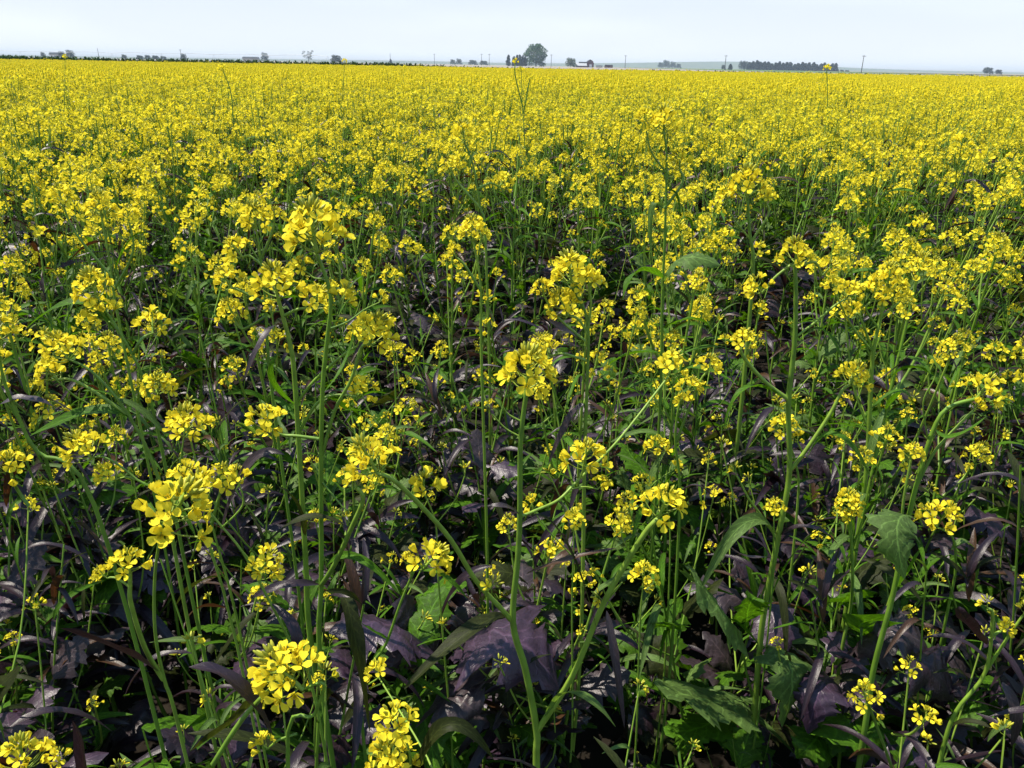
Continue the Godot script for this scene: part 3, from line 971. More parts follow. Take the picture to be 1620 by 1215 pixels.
	for q in [[-84, 7.0, 9, "left tree of the pale group left of the twin poles"], [-76, 8.0, 10, "taller middle tree of the pale group left of the twin poles"], [-58, 6.5, 14, "long low grey-green tree left of the twin poles"], [-44, 6.0, 13, "long low grey-green tree touching the twin poles"]]:
		tree("distant_tree", q[3], "pale trees left of the twin poles", Vector3(q[0], 0, -1100), q[2], q[1], 2, Color(0.045, 0.065, 0.045))
	var sh := thing("farm_building", Vector3(-252, 0, -800), "low grey farm building left of the lone squarish tree", "building")
	box_part("wall", sh, Vector3(0, 1.3, -3), Vector3(14, 2.6, 6), M.cream)
	prism_part("roof", sh, [Vector2(-7.5, 2.6), Vector2(7.5, 2.6), Vector2(6.6, 4.2), Vector2(-6.6, 4.2)], -6.4, 0.4, M.grey_roof)
	for q in [[-36.0, 850, 10.9, "left one of the twin poles left of the big tree"], [-28.4, 850, 11.0, "right one of the twin poles left of the big tree"], [-83.2, 850, 10.3, "thin pole above the pale trees left of centre"], [-134.8, 900, 10.5, "thin pole above the hedge left of centre"],
			[31.6, 800, 10.8, "faint pole just right of the big round tree"], [88.6, 700, 10.1, "lone pole right of the red barn"], [146.4, 600, 10.0, "tall pole left of the dark windbreak"], [202.5, 500, 9.8, "tallest leaning pole right of the dark windbreak"], [-355, 720, 8.5, "thin pole right of the white farmhouse"], [-291, 735, 9.0, "thin mast beside the lone bush-like tree"]]:
		utility_pole(Vector3(q[0], 0, -float(q[1])), q[2], q[3], q[1] < 880 and q[0] > -300)
	# the irrigation machine that spans the left skyline
	var a := Vector3(-330, 0, -520)
	var b := Vector3(-96, 0, -430)
	var pv := thing("irrigation_pivot", a, "long thin irrigation pivot line spanning the left skyline on wheeled towers", "irrigation machine")
	var d := b - a
	var m := Mb.new()
	var pipe := PackedVector3Array()
	for i in 29: pipe.append(d * (i / 28.0) + Vector3(0, 3.7 + 0.5 * absf(sin(PI * i / 4.0)), 0))
	tube(m, pipe, 0.11, 0.11, 6, Color(0.55, 0.57, 0.58), Color(0.55, 0.57, 0.58))
	part("pipe", mesh_of([[m, M.steel]]), pv)
	for i in 8:
		m = Mb.new()
		var f := d * (i / 7.0)
		var n := d.normalized()
		for s in [-1.0, 1.0]: tube(m, PackedVector3Array([f + n * 1.7 * s + Vector3(0, 0.5, 0), f + Vector3(0, 3.7, 0)]), 0.06, 0.05, 5, Color(0.5, 0.52, 0.53), Color(0.5, 0.52, 0.53))
		tube(m, PackedVector3Array([f - n * 1.9 + Vector3(0, 0.55, 0), f + n * 1.9 + Vector3(0, 0.55, 0)]), 0.07, 0.07, 5, Color(0.5, 0.52, 0.53), Color(0.5, 0.52, 0.53))
		var tw := part("tower", mesh_of([[m, M.steel]]), pv)
		for s in [-1.0, 1.0]:
			m = Mb.new()
			var side := Vector3(-n.z, 0, n.x)
			tube(m, PackedVector3Array([f + n * 1.7 * s - side * 0.15 + Vector3(0, 0.55, 0), f + n * 1.7 * s + side * 0.15 + Vector3(0, 0.55, 0)]), 0.55, 0.55, 14, Color(0.03, 0.03, 0.03), Color(0.03, 0.03, 0.03), true)
			part("wheel", mesh_of([[m, M.steel]]), tw)

func noise_tex(sd: int, freq: float, c0: Color, c1: Color, size := 512) -> NoiseTexture2D:
	var n := FastNoiseLite.new()
	n.seed = sd
	n.frequency = freq
	n.fractal_octaves = 5
	var t := NoiseTexture2D.new()
	t.width = size
	t.height = size
	t.seamless = true
	t.noise = n
	var g := Gradient.new()
	g.set_color(0, c0.linear_to_srgb())
	g.set_color(1, c1.linear_to_srgb())
	t.color_ramp = g
	return t

func land(called: String, c0: Color, c1: Color, per: float) -> void:
	var m := solid(called, Color.WHITE, 0.95)
	m.albedo_color = Color.WHITE
	m.albedo_texture = noise_tex(called.length() * 7, 0.02, c0, c1)
	m.uv1_triplanar = true
	m.uv1_world_triplanar = true
	m.uv1_scale = Vector3.ONE * per
	m.metallic_specular = 0.2

func _ready() -> void:
	cam = Camera3D.new()
	cam.name = "camera"
	cam.fov = 52.02
	cam.near = 0.05
	cam.far = 20000.0
	cam.position = Vector3(0, 1.25, 0)
	cam.rotation_degrees = Vector3(-22.08, 0, 1.0)
	add_child(cam)
	cam.current = true
	var env := Environment.new()
	env.background_mode = Environment.BG_SKY
	env.tonemap_mode = Environment.TONE_MAPPER_LINEAR
	env.tonemap_exposure = 1.68
	env.sdfgi_enabled = true
	env.ssao_enabled = true
	env.ssil_enabled = true
	env.fog_enabled = true
	env.fog_density = 0.00022
	env.fog_light_color = Color(0.86, 0.93, 1.0)
	var sm := ProceduralSkyMaterial.new()
	sm.sky_top_color = Color(0.52, 0.71, 0.93)
	sm.sky_horizon_color = Color(0.955, 0.978, 1.0)
	sm.sky_curve = 0.2
	sm.sky_energy_multiplier = 0.82
	sm.ground_horizon_color = Color(0.7, 0.72, 0.7)
	sm.ground_bottom_color = Color(0.3, 0.3, 0.25)
	sm.sun_angle_max = 20.0
	sm.sky_cover = thin_cloud()
	sm.sky_cover_modulate = Color(1, 1, 1, 1)
	var sky := Sky.new()
	sky.sky_material = sm
	env.sky = sky
	var we := WorldEnvironment.new()
	we.name = "world"
	we.environment = env
	add_child(we)
	var sun := DirectionalLight3D.new()
	sun.name = "sun"
	sun.light_energy = 1.6
	sun.light_color = Color(1.0, 0.965, 0.9)
	sun.light_angular_distance = 0.5
	sun.shadow_enabled = true
	add_child(sun)
	sun.look_at_from_position(Vector3.ZERO, -Vector3(-0.42, 0.86, -0.10), Vector3.FORWARD)

	rng.seed = 12
	mat("petal", 0.7, 0.8, Color.WHITE, 0.22)
	mat("stem", 0.5, 0.1, Color.WHITE, 0.45)
	var lt := leaf_textures()
	for lm in [mat("leaf", 0.38, 0.6, Color(1.0, 0.7, 0.4), 0.52), mat("leaf_green", 0.5, 1.0, Color(1.0, 1.0, 0.3), 0.3)]:
		lm.albedo_texture = lt[0]
		lm.normal_enabled = true
		lm.normal_texture = lt[1]
		lm.normal_scale = 0.6
	mat("leaf_far", 0.7, 0.3, Color.WHITE, 0.3)
	mat("bark", 0.9, 0.0, Color.WHITE, 0.2)
	mat("steel", 0.5, 0.0, Color.WHITE, 0.5)
	solid("timber", Color(0.1, 0.085, 0.07))
	solid("red", Color(0.11, 0.025, 0.022))
	solid("dark_roof", Color(0.035, 0.03, 0.032), 0.7)
	solid("grey_roof", Color(0.2, 0.2, 0.2), 0.7)
	solid("white_paint", Color(0.75, 0.75, 0.73), 0.6)
	solid("cream", Color(0.42, 0.39, 0.33), 0.8)
	solid("tin", Color(0.32, 0.33, 0.345), 0.8)
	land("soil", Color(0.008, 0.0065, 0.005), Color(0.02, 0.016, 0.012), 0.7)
	land("fallow", Color(0.2, 0.17, 0.14), Color(0.32, 0.28, 0.24), 0.004)
	land("meadow", Color(0.07, 0.12, 0.04), Color(0.12, 0.17, 0.06), 0.01)
	land("brown_field", Color(0.17, 0.13, 0.08), Color(0.26, 0.2, 0.13), 0.005)
	land("hill", Color(0.10, 0.13, 0.10), Color(0.15, 0.17, 0.12), 0.002)
	land("plain", Color(0.12, 0.13, 0.07), Color(0.2, 0.19, 0.12), 0.003)

	sheet("ground", 0.0, -2900, 2900, 300, -2900, M.plain)
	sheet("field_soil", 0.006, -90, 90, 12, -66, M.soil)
	make_kits()
	far_things()
	hedge()
	heroes()
	field()
	print("ms ", Time.get_ticks_msec())

func thin_cloud() -> ImageTexture:
	var im := Image.create(1024, 512, false, Image.FORMAT_RGBAF)
	var no := FastNoiseLite.new()
	no.seed = 21
	no.frequency = 1.0
	no.fractal_octaves = 5
	for y in 256:
		var el := PI * (0.5 - (y + 0.5) / 512.0)
		for x in 1024:
			var az := TAU * x / 1024.0
			var q := Vector3(cos(az) * cos(el), sin(el) * 7.0, sin(az) * cos(el)) * 2.2
			var v := smoothstep(0.05, 0.75, no.get_noise_3dv(q) + 0.25) * 0.05
			im.set_pixel(x, y, Color(1, 1, 1, v))
	return ImageTexture.create_from_image(im)

func heroes() -> void:
	hero("the tall forked centre plant","tall forked mustard plant in the centre with one large flower head",[0.039,0,-0.74,0.049,0.219,-0.74,0.039,0.437,-0.74,0.038,0.487,-0.74,0.022,0.583,-0.74,0.006,0.652,-0.74,0.01,0.743,-0.74,0.011,0.796,-0.74,0.01,0.884,-0.74,0.015,0.942,-0.74],0.006)
	head([0.01,0.884,-0.74,0.015,0.942,-0.74],0.071,3)
	branch([0.038,0.487,-0.74,0.077,0.584,-0.73,0.104,0.69,-0.72,0.125,0.756,-0.71,0.143,0.806,-0.7,0.153,0.819,-0.7],0.004)
	head([0.143,0.806,-0.7,0.153,0.819,-0.7],0.056,2)
	branch([0.131,0.766,-0.71,0.118,0.794,-0.7,0.116,0.806,-0.7],0.001)
	head([0.118,0.794,-0.7,0.116,0.806,-0.7],0.022,1)
	branch([0.104,0.69,-0.72,0.125,0.726,-0.72,0.106,0.698,-0.72],0.001)
	head([0.125,0.726,-0.72,0.106,0.698,-0.72],0.021,0)
	branch([0.003,0.656,-0.74,-0.01,0.682,-0.73,-0.036,0.724,-0.72,-0.061,0.789,-0.7,-0.089,0.842,-0.68,-0.112,0.882,-0.66,-0.126,0.888,-0.66],0.003)
	head([-0.112,0.882,-0.66,-0.126,0.888,-0.66],0.058,3)
	branch([-0.021,0.698,-0.725,-0.025,0.713,-0.72,-0.023,0.71,-0.72],0.001)
	head([-0.025,0.713,-0.72,-0.023,0.71,-0.72],0.026,0)
	branch([0.012,0.794,-0.74,0.03,0.797,-0.75,0.055,0.799,-0.77,0.079,0.815,-0.79,0.128,0.841,-0.84,0.192,0.899,-0.9],0.002)
	head([0.128,0.841,-0.84,0.192,0.899,-0.9],0.048,2)
	branch([0.079,0.815,-0.79,0.081,0.822,-0.79,0.082,0.826,-0.79],0.002)
	head([0.081,0.822,-0.79,0.082,0.826,-0.79],0.054,2)
	branch([0.066,0.806,-0.78,0.084,0.81,-0.78,0.099,0.807,-0.78],0.001)
	head([0.084,0.81,-0.78,0.099,0.807,-0.78],0.026,1)
	branch([0.009,0.891,-0.74,-0.006,0.9,-0.74,-0.02,0.916,-0.74],0.001)
	branch([0.009,0.899,-0.74,0.027,0.903,-0.74,0.043,0.917,-0.74],0.001)
	branch([0.009,0.909,-0.74,-0.003,0.916,-0.74,-0.009,0.925,-0.74],0.001)
	leaf([0.016,0.792,-0.74,0.057,0.782,-0.72,0.101,0.665,-0.7],0.013,0,5)
	leaf([0.113,0.671,-0.74,0.123,0.622,-0.72,0.138,0.536,-0.7],0.013,0,3)
	leaf([0.048,0.505,-0.74,0.075,0.588,-0.7,0.124,0.558,-0.68],0.02,0,1)
	leaf([0.02,0.72,-0.74,0.065,0.754,-0.72,0.115,0.769,-0.72],0.011,0,4)
	leaf([0.011,0.796,-0.74,-0.004,0.819,-0.72,-0.024,0.819,-0.72],0.008,0,3)
	leaf([-0.003,0.661,-0.74,-0.044,0.67,-0.7,-0.11,0.626,-0.66],0.025,0,5)
	hero("the tall thick-stemmed plant","tallest thick-stemmed mustard plant left of centre with a broad top flower head",[-0.224,0,-0.74,-0.213,0.264,-0.74,-0.222,0.529,-0.74,-0.22,0.634,-0.74,-0.212,0.703,-0.74,-0.202,0.842,-0.74,-0.193,0.94,-0.74,-0.185,0.991,-0.74,-0.178,1.039,-0.74,-0.188,1.081,-0.74],0.004)
	head([-0.178,1.039,-0.74,-0.188,1.081,-0.74],0.073,3)
	branch([-0.199,0.865,-0.74,-0.182,0.917,-0.74,-0.163,0.952,-0.74,-0.151,0.986,-0.74,-0.143,0.99,-0.74],0.002)
	head([-0.151,0.986,-0.74,-0.143,0.99,-0.74],0.051,3)
	branch([-0.182,1.005,-0.74,-0.172,1,-0.78,-0.166,0.995,-0.84,-0.152,0.998,-0.86],0.001)
	head([-0.166,0.995,-0.84,-0.152,0.998,-0.86],0.021,1)
	branch([-0.178,1.031,-0.74,-0.171,1.033,-0.74,-0.17,1.031,-0.74],0.001)
	head([-0.171,1.033,-0.74,-0.17,1.031,-0.74],0.031,1)
	branch([-0.178,1.057,-0.74,-0.191,1.056,-0.74,-0.198,1.061,-0.74,-0.196,1.068,-0.72],0.001)
	head([-0.198,1.061,-0.74,-0.196,1.068,-0.72],0.024,1)
	branch([-0.201,0.884,-0.74,-0.224,0.887,-0.74,-0.24,0.888,-0.74,-0.246,0.904,-0.72],0.002)
	head([-0.24,0.888,-0.74,-0.246,0.904,-0.72],0.043,2)
	branch([-0.203,0.835,-0.74,-0.18,0.81,-0.73,-0.173,0.802,-0.73,-0.175,0.785,-0.73],0.001)
	head([-0.173,0.802,-0.73,-0.175,0.785,-0.73],0.023,0)
	branch([-0.212,0.7,-0.74,-0.189,0.744,-0.72,-0.164,0.802,-0.7,-0.148,0.842,-0.69,-0.154,0.855,-0.69],0.003)
	head([-0.148,0.842,-0.69,-0.154,0.855,-0.69],0.025,1)
	leaf([-0.176,0.793,-0.72,-0.219,0.8,-0.72,-0.256,0.777,-0.7],0.012,0,5)
	leaf([-0.177,0.714,-0.7,-0.16,0.701,-0.66,-0.141,0.604,-0.62],0.029,0,5)
	leaf([-0.21,0.717,-0.74,-0.168,0.753,-0.72,-0.117,0.719,-0.7],0.011,0,0)
	leaf([-0.213,0.7,-0.74,-0.247,0.714,-0.72,-0.284,0.696,-0.72],0.013,0,2)
	leaf([-0.192,0.937,-0.74,-0.178,0.954,-0.78,-0.17,0.986,-0.8],0.006,0,0)
	hero("the dark-stemmed left plant","dark-stemmed mustard plant with a wide cluster behind the tall left plant",[-0.283,0,-0.9,-0.272,0.25,-0.9,-0.281,0.5,-0.9,-0.277,0.607,-0.9,-0.272,0.754,-0.9,-0.268,0.893,-0.9,-0.27,0.934,-0.9,-0.276,0.973,-0.9,-0.279,0.989,-0.9],0.005)
	head([-0.276,0.973,-0.9,-0.279,0.989,-0.9],0.065,3)
	branch([-0.27,0.852,-0.9,-0.242,0.887,-0.9,-0.204,0.921,-0.9,-0.188,0.931,-0.9],0.002)
	head([-0.204,0.921,-0.9,-0.188,0.931,-0.9],0.035,1)
	branch([-0.275,0.967,-0.9,-0.257,0.976,-0.9,-0.241,0.978,-0.9],0.002)
	head([-0.257,0.976,-0.9,-0.241,0.978,-0.9],0.046,2)
	branch([-0.276,0.973,-0.9,-0.299,0.973,-0.9,-0.292,0.975,-0.9],0.001)
	head([-0.299,0.973,-0.9,-0.292,0.975,-0.9],0.02,1)
	branch([-0.272,0.808,-0.9,-0.244,0.853,-0.9,-0.22,0.866,-0.9,-0.192,0.864,-0.9],0.002)
	head([-0.22,0.866,-0.9,-0.192,0.864,-0.9],0.045,2)
	leaf([-0.278,0.955,-0.9,-0.285,0.957,-0.86,-0.309,0.909,-0.84],0.013,0,3)
	leaf([-0.275,0.658,-0.9,-0.268,0.731,-0.86,-0.286,0.763,-0.85],0.017,0,5)
	leaf([-0.27,0.852,-0.9,-0.283,0.902,-0.86,-0.273,0.934,-0.86],0.009,0,0)
	hero("the large near head at left","near mustard plant with a large flat flower head at left above purple leaves",[-0.271,0,-0.5,-0.262,0.359,-0.5,-0.273,0.718,-0.5,-0.278,0.783,-0.5,-0.278,0.831,-0.5,-0.269,0.889,-0.5,-0.256,0.932,-0.5,-0.254,0.927,-0.5],0.002)
	head([-0.256,0.932,-0.5,-0.254,0.927,-0.5],0.065,3)
	branch([-0.279,0.783,-0.5,-0.283,0.824,-0.49,-0.281,0.873,-0.48,-0.279,0.89,-0.48,-0.277,0.901,-0.48],0.002)
	head([-0.279,0.89,-0.48,-0.277,0.901,-0.48],0.03,2)
	branch([-0.279,0.888,-0.48,-0.288,0.896,-0.48,-0.295,0.896,-0.48],0.001)
	head([-0.288,0.896,-0.48,-0.295,0.896,-0.48],0.016,1)
	leaf([-0.282,0.791,-0.5,-0.291,0.838,-0.47,-0.324,0.866,-0.46],0.021,0,2)
	leaf([-0.268,0.705,-0.5,-0.207,0.778,-0.47,-0.175,0.822,-0.46],0.023,0,5)
	hero("the low near bottom head","low near mustard plant with round flower head over dark ribbon leaves, bottom left of centre",[-0.163,0,-0.4,-0.145,0.4,-0.4,-0.149,0.801,-0.4,-0.127,0.849,-0.4,-0.119,0.875,-0.4,-0.133,0.87,-0.4],0.002)
	head([-0.119,0.875,-0.4,-0.133,0.87,-0.4],0.056,3)
	branch([-0.2,0.803,-0.4,-0.176,0.843,-0.4,-0.154,0.87,-0.4,-0.144,0.876,-0.4],0.002)
	head([-0.154,0.87,-0.4,-0.144,0.876,-0.4],0.016,1)
	branch([-0.14,0.832,-0.4,-0.153,0.826,-0.4,-0.161,0.818,-0.4],0.001)
	head([-0.153,0.826,-0.4,-0.161,0.818,-0.4],0.019,1)
	leaf([-0.157,0.832,-0.4,-0.177,0.875,-0.4,-0.205,0.887,-0.4],0.018,0,2)
	hero("the cut-off head in the bottom left corner","mustard flower head cut off by the bottom left corner of the photo",[-0.333,0,-0.4,-0.322,0.376,-0.4,-0.331,0.751,-0.4,-0.328,0.776,-0.4,-0.329,0.795,-0.4],0.002)
	head([-0.328,0.776,-0.4,-0.329,0.795,-0.4],0.041,3)
	branch([-0.329,0.764,-0.4,-0.313,0.782,-0.4,-0.305,0.802,-0.4],0.001)
	head([-0.313,0.782,-0.4,-0.305,0.802,-0.4],0.017,1)
	leaf([-0.324,0.751,-0.4,-0.294,0.783,-0.4,-0.289,0.84,-0.4],0.018,0,2)
	hero("the cut-off head at the bottom edge","bright mustard flower head cut off by the bottom edge left of centre",[-0.061,0,-0.42,-0.053,0.367,-0.42,-0.065,0.733,-0.42,-0.071,0.762,-0.42,-0.079,0.774,-0.42],0.002)
	head([-0.071,0.762,-0.42,-0.079,0.774,-0.42],0.047,3)
	branch([-0.069,0.752,-0.42,-0.068,0.79,-0.42,-0.071,0.807,-0.42,-0.075,0.813,-0.42],0.001)
	head([-0.071,0.807,-0.42,-0.075,0.813,-0.42],0.037,2)
	branch([-0.067,0.746,-0.42,-0.05,0.772,-0.42,-0.107,0.769,-0.52],0.001)
	head([-0.05,0.772,-0.42,-0.107,0.769,-0.52],0.023,1)
	leaf([-0.069,0.746,-0.42,-0.044,0.82,-0.42,-0.009,0.791,-0.42],0.013,0,5)
	hero("the slender curved-stalk plant","slender mustard plant with curved stalk and small head left of the forked plant",[-0.211,0,-0.8,-0.189,0.241,-0.8,-0.19,0.482,-0.8,-0.154,0.567,-0.8,-0.133,0.631,-0.8,-0.112,0.684,-0.8,-0.104,0.681,-0.8],0.003)
	head([-0.112,0.684,-0.8,-0.104,0.681,-0.8],0.062,2)
	branch([-0.127,0.653,-0.8,-0.119,0.667,-0.8,-0.122,0.686,-0.8],0.001)
	head([-0.119,0.667,-0.8,-0.122,0.686,-0.8],0.026,1)
	leaf([-0.151,0.575,-0.8,-0.165,0.602,-0.78,-0.18,0.616,-0.78],0.013,0,0)
	leaf([-0.107,0.677,-0.8,-0.079,0.687,-0.78,-0.049,0.653,-0.78],0.011,0,0)
	hero("the budding head","small budding mustard head on thin stalk left of the forked stem",[-0.087,0,-0.88,-0.079,0.26,-0.88,-0.09,0.521,-0.88,-0.095,0.625,-0.88,-0.096,0.694,-0.88,-0.108,0.735,-0.88],0.002)
	head([-0.096,0.694,-0.88,-0.108,0.735,-0.88],0.05,1)
	branch([-0.096,0.694,-0.88,-0.07,0.732,-0.88,-0.058,0.766,-0.88],0.001)
	head([-0.07,0.732,-0.88,-0.058,0.766,-0.88],0.024,0)
	hero("the left plant with paired heads","mustard plant at left with two heads on arching stalks, one hanging sideways",[-0.41,0,-0.82,-0.401,0.282,-0.82,-0.411,0.563,-0.82,-0.414,0.751,-0.82,-0.424,0.824,-0.82,-0.436,0.862,-0.82,-0.45,0.893,-0.82,-0.473,0.925,-0.82,-0.495,0.938,-0.82],0.003)
	head([-0.473,0.925,-0.82,-0.495,0.938,-0.82],0.05,3)
	branch([-0.441,0.872,-0.82,-0.474,0.9,-0.82,-0.496,0.913,-0.82,-0.511,0.913,-0.82],0.002)
	head([-0.496,0.913,-0.82,-0.511,0.913,-0.82],0.041,2)
	leaf([-0.435,0.864,-0.82,-0.477,0.875,-0.82,-0.558,0.842,-0.82],0.023,0,0)
	leaf([-0.449,0.891,-0.82,-0.422,0.876,-0.82,-0.4,0.845,-0.82],0.01,0,1)
	hero("the upright left-edge plant","upright thick-stalked mustard plant near left edge with stacked flower clusters",[-0.418,0,-0.86,-0.41,0.301,-0.86,-0.421,0.602,-0.86,-0.428,0.825,-0.86,-0.436,0.905,-0.86,-0.455,0.961,-0.86,-0.471,0.995,-0.86],0.003)
	head([-0.455,0.961,-0.86,-0.471,0.995,-0.86],0.054,3)
	branch([-0.455,0.961,-0.86,-0.461,0.969,-0.86,-0.464,0.968,-0.86],0.002)
	head([-0.461,0.969,-0.86,-0.464,0.968,-0.86],0.048,2)
	branch([-0.436,0.905,-0.86,-0.425,0.899,-0.86,-0.391,0.906,-0.8],0.002)
	head([-0.425,0.899,-0.86,-0.391,0.906,-0.8],0.046,3)
	branch([-0.442,0.931,-0.86,-0.428,0.95,-0.86,-0.444,0.936,-0.92],0.002)
	head([-0.428,0.95,-0.86,-0.444,0.936,-0.92],0.047,2)
	leaf([-0.459,0.961,-0.86,-0.497,0.991,-0.86,-0.561,0.959,-0.86],0.019,0,0)
	leaf([-0.432,0.858,-0.86,-0.404,0.842,-0.86,-0.361,0.88,-0.86],0.011,0,3)
	hero("the head over mauve leaves","mustard plant with bright head above curled mauve leaves left of the tall stems",[-0.296,0,-0.72,-0.29,0.324,-0.72,-0.304,0.648,-0.72,-0.316,0.774,-0.72,-0.324,0.858,-0.72,-0.327,0.894,-0.72],0.002)
	head([-0.324,0.858,-0.72,-0.327,0.894,-0.72],0.051,3)
	branch([-0.318,0.79,-0.72,-0.307,0.821,-0.72,-0.301,0.835,-0.72],0.002)
	head([-0.307,0.821,-0.72,-0.301,0.835,-0.72],0.041,2)
	branch([-0.322,0.843,-0.72,-0.328,0.84,-0.72,-0.307,0.871,-0.66],0.002)
	head([-0.328,0.84,-0.72,-0.307,0.871,-0.66],0.043,2)
	leaf([-0.315,0.758,-0.72,-0.273,0.859,-0.72,-0.232,0.875,-0.72],0.014,0,3)
	leaf([-0.311,0.79,-0.72,-0.342,0.789,-0.72,-0.372,0.765,-0.72],0.012,0,2)
	hero("the leaning head at far left","leaning mustard plant at far left with loose open flower head",[-0.278,0,-0.7,-0.288,0.39,-0.7,-0.315,0.779,-0.7,-0.378,0.854,-0.7,-0.404,0.878,-0.7,-0.42,0.878,-0.7],0.002)
	head([-0.404,0.878,-0.7,-0.42,0.878,-0.7],0.048,3)
	branch([-0.378,0.854,-0.7,-0.389,0.857,-0.7,-0.402,0.853,-0.7],0.001)
	head([-0.389,0.857,-0.7,-0.402,0.853,-0.7],0.033,2)
	leaf([-0.377,0.85,-0.7,-0.337,0.844,-0.68,-0.309,0.813,-0.66],0.01,0,0)
	hero("the bent left-edge stem","bent mustard stem entering from the left edge with a small yellow head",[-0.411,0,-0.72,-0.416,0.405,-0.72,-0.439,0.811,-0.72,-0.486,0.873,-0.72,-0.497,0.912,-0.72,-0.503,0.954,-0.72,-0.5,0.995,-0.72],0.003)
	head([-0.503,0.954,-0.72,-0.5,0.995,-0.72],0.037,2)
	branch([-0.509,0.809,-0.72,-0.518,0.832,-0.72,-0.49,0.869,-0.68],0.002)
	head([-0.518,0.832,-0.72,-0.49,0.869,-0.68],0.04,2)
	leaf([-0.513,0.926,-0.72,-0.486,0.933,-0.72,-0.459,0.924,-0.72],0.016,0,3)
	hero("the leaning brown-green stem","brown-green leaning mustard stem with two heads between the left plant and tall stems",[-0.176,0,-0.6,-0.173,0.333,-0.6,-0.188,0.665,-0.6,-0.207,0.739,-0.6,-0.224,0.792,-0.6,-0.241,0.839,-0.6,-0.263,0.876,-0.6,-0.269,0.893,-0.6],0.002)
	head([-0.263,0.876,-0.6,-0.269,0.893,-0.6],0.039,2)
	branch([-0.241,0.839,-0.6,-0.233,0.827,-0.6,-0.227,0.819,-0.6],0.001)
	head([-0.233,0.827,-0.6,-0.227,0.819,-0.6],0.038,2)
	branch([-0.257,0.863,-0.6,-0.235,0.887,-0.6,-0.236,0.909,-0.6],0.001)
	head([-0.235,0.887,-0.6,-0.236,0.909,-0.6],0.024,1)
	leaf([-0.22,0.782,-0.6,-0.193,0.759,-0.58,-0.214,0.722,-0.58],0.013,0,2)
	hero("the tall right-hand stem","tall straight mustard plant right of centre with forked side branches and green ribbon leaves",[0.396,0,-0.98,0.405,0.19,-0.98,0.394,0.38,-0.98,0.389,0.472,-0.98,0.391,0.616,-0.98,0.392,0.723,-0.98,0.375,0.829,-0.98,0.37,0.918,-0.98,0.362,0.98,-0.98,0.355,1.02,-0.98],0.006)
	head([0.362,0.98,-0.98,0.355,1.02,-0.98],0.054,3)
	branch([0.374,0.837,-0.98,0.341,0.86,-0.98,0.312,0.889,-0.98,0.301,0.905,-0.98,0.302,0.909,-0.98],0.003)
	head([0.301,0.905,-0.98,0.302,0.909,-0.98],0.04,2)
	branch([0.372,0.927,-0.98,0.391,0.945,-0.98,0.404,0.959,-0.98,0.417,0.972,-0.98,0.428,0.979,-0.98],0.002)
	head([0.417,0.972,-0.98,0.428,0.979,-0.98],0.036,2)
	branch([0.394,0.731,-0.98,0.414,0.771,-0.98,0.434,0.818,-0.98,0.444,0.851,-0.98,0.452,0.859,-0.98],0.003)
	head([0.444,0.851,-0.98,0.452,0.859,-0.98],0.052,3)
	branch([0.389,0.618,-0.98,0.361,0.656,-0.98,0.34,0.683,-0.98,0.323,0.712,-0.98,0.318,0.719,-0.98],0.002)
	head([0.323,0.712,-0.98,0.318,0.719,-0.98],0.025,0)
	branch([0.349,1.021,-0.98,0.331,1.004,-0.98,0.318,0.984,-0.98],0.002)
	head([0.331,1.004,-0.98,0.318,0.984,-0.98],0.04,2)
	branch([0.363,1.021,-0.98,0.38,1.025,-0.98,0.391,1.008,-0.98],0.002)
	head([0.38,1.025,-0.98,0.391,1.008,-0.98],0.032,1)
	leaf([0.367,0.838,-0.98,0.305,0.864,-0.95,0.281,0.812,-0.94],0.014,0,0)
	leaf([0.412,0.747,-0.98,0.436,0.798,-0.95,0.488,0.733,-0.93],0.018,0,0)
	leaf([0.383,0.932,-0.98,0.404,0.936,-0.96,0.432,0.883,-0.95],0.009,0,0)
	leaf([0.388,0.624,-0.98,0.323,0.664,-0.94,0.264,0.58,-0.9],0.024,0,1)
	leaf([0.392,0.621,-0.98,0.42,0.655,-0.95,0.461,0.634,-0.94],0.016,0,2)
	leaf([0.393,0.496,-0.98,0.415,0.629,-0.95,0.467,0.669,-0.94],0.013,0,0)
	leaf([0.388,0.424,-0.98,0.339,0.489,-0.95,0.319,0.497,-0.94],0.014,0,0)
	hero("the thick pale stem at right","thick pale-stemmed mustard plant at right, its side head bending outward",[0.502,0,-0.84,0.51,0.211,-0.84,0.499,0.422,-0.84,0.493,0.507,-0.84,0.495,0.626,-0.84,0.492,0.716,-0.84,0.492,0.802,-0.84,0.501,0.881,-0.84,0.537,0.901,-0.84],0.005)
	head([0.501,0.881,-0.84,0.537,0.901,-0.84],0.048,2)
	branch([0.492,0.784,-0.84,0.502,0.827,-0.84,0.515,0.853,-0.84,0.537,0.886,-0.84],0.002)
	head([0.515,0.853,-0.84,0.537,0.886,-0.84],0.026,1)
	branch([0.496,0.622,-0.84,0.493,0.684,-0.84,0.481,0.758,-0.84,0.478,0.821,-0.84],0.002)
	head([0.481,0.758,-0.84,0.478,0.821,-0.84],0.032,2)
	branch([0.496,0.84,-0.84,0.477,0.893,-0.84,0.483,0.924,-0.84,0.483,0.938,-0.84],0.001)
	head([0.483,0.924,-0.84,0.483,0.938,-0.84],0.017,1)
	leaf([0.5,0.74,-0.84,0.446,0.768,-0.78,0.457,0.708,-0.76],0.052,1,1)
	leaf([0.499,0.637,-0.84,0.485,0.694,-0.8,0.491,0.721,-0.8],0.014,0,0)
	leaf([0.499,0.861,-0.84,0.498,0.872,-0.8,0.527,0.896,-0.8],0.01,0,0)
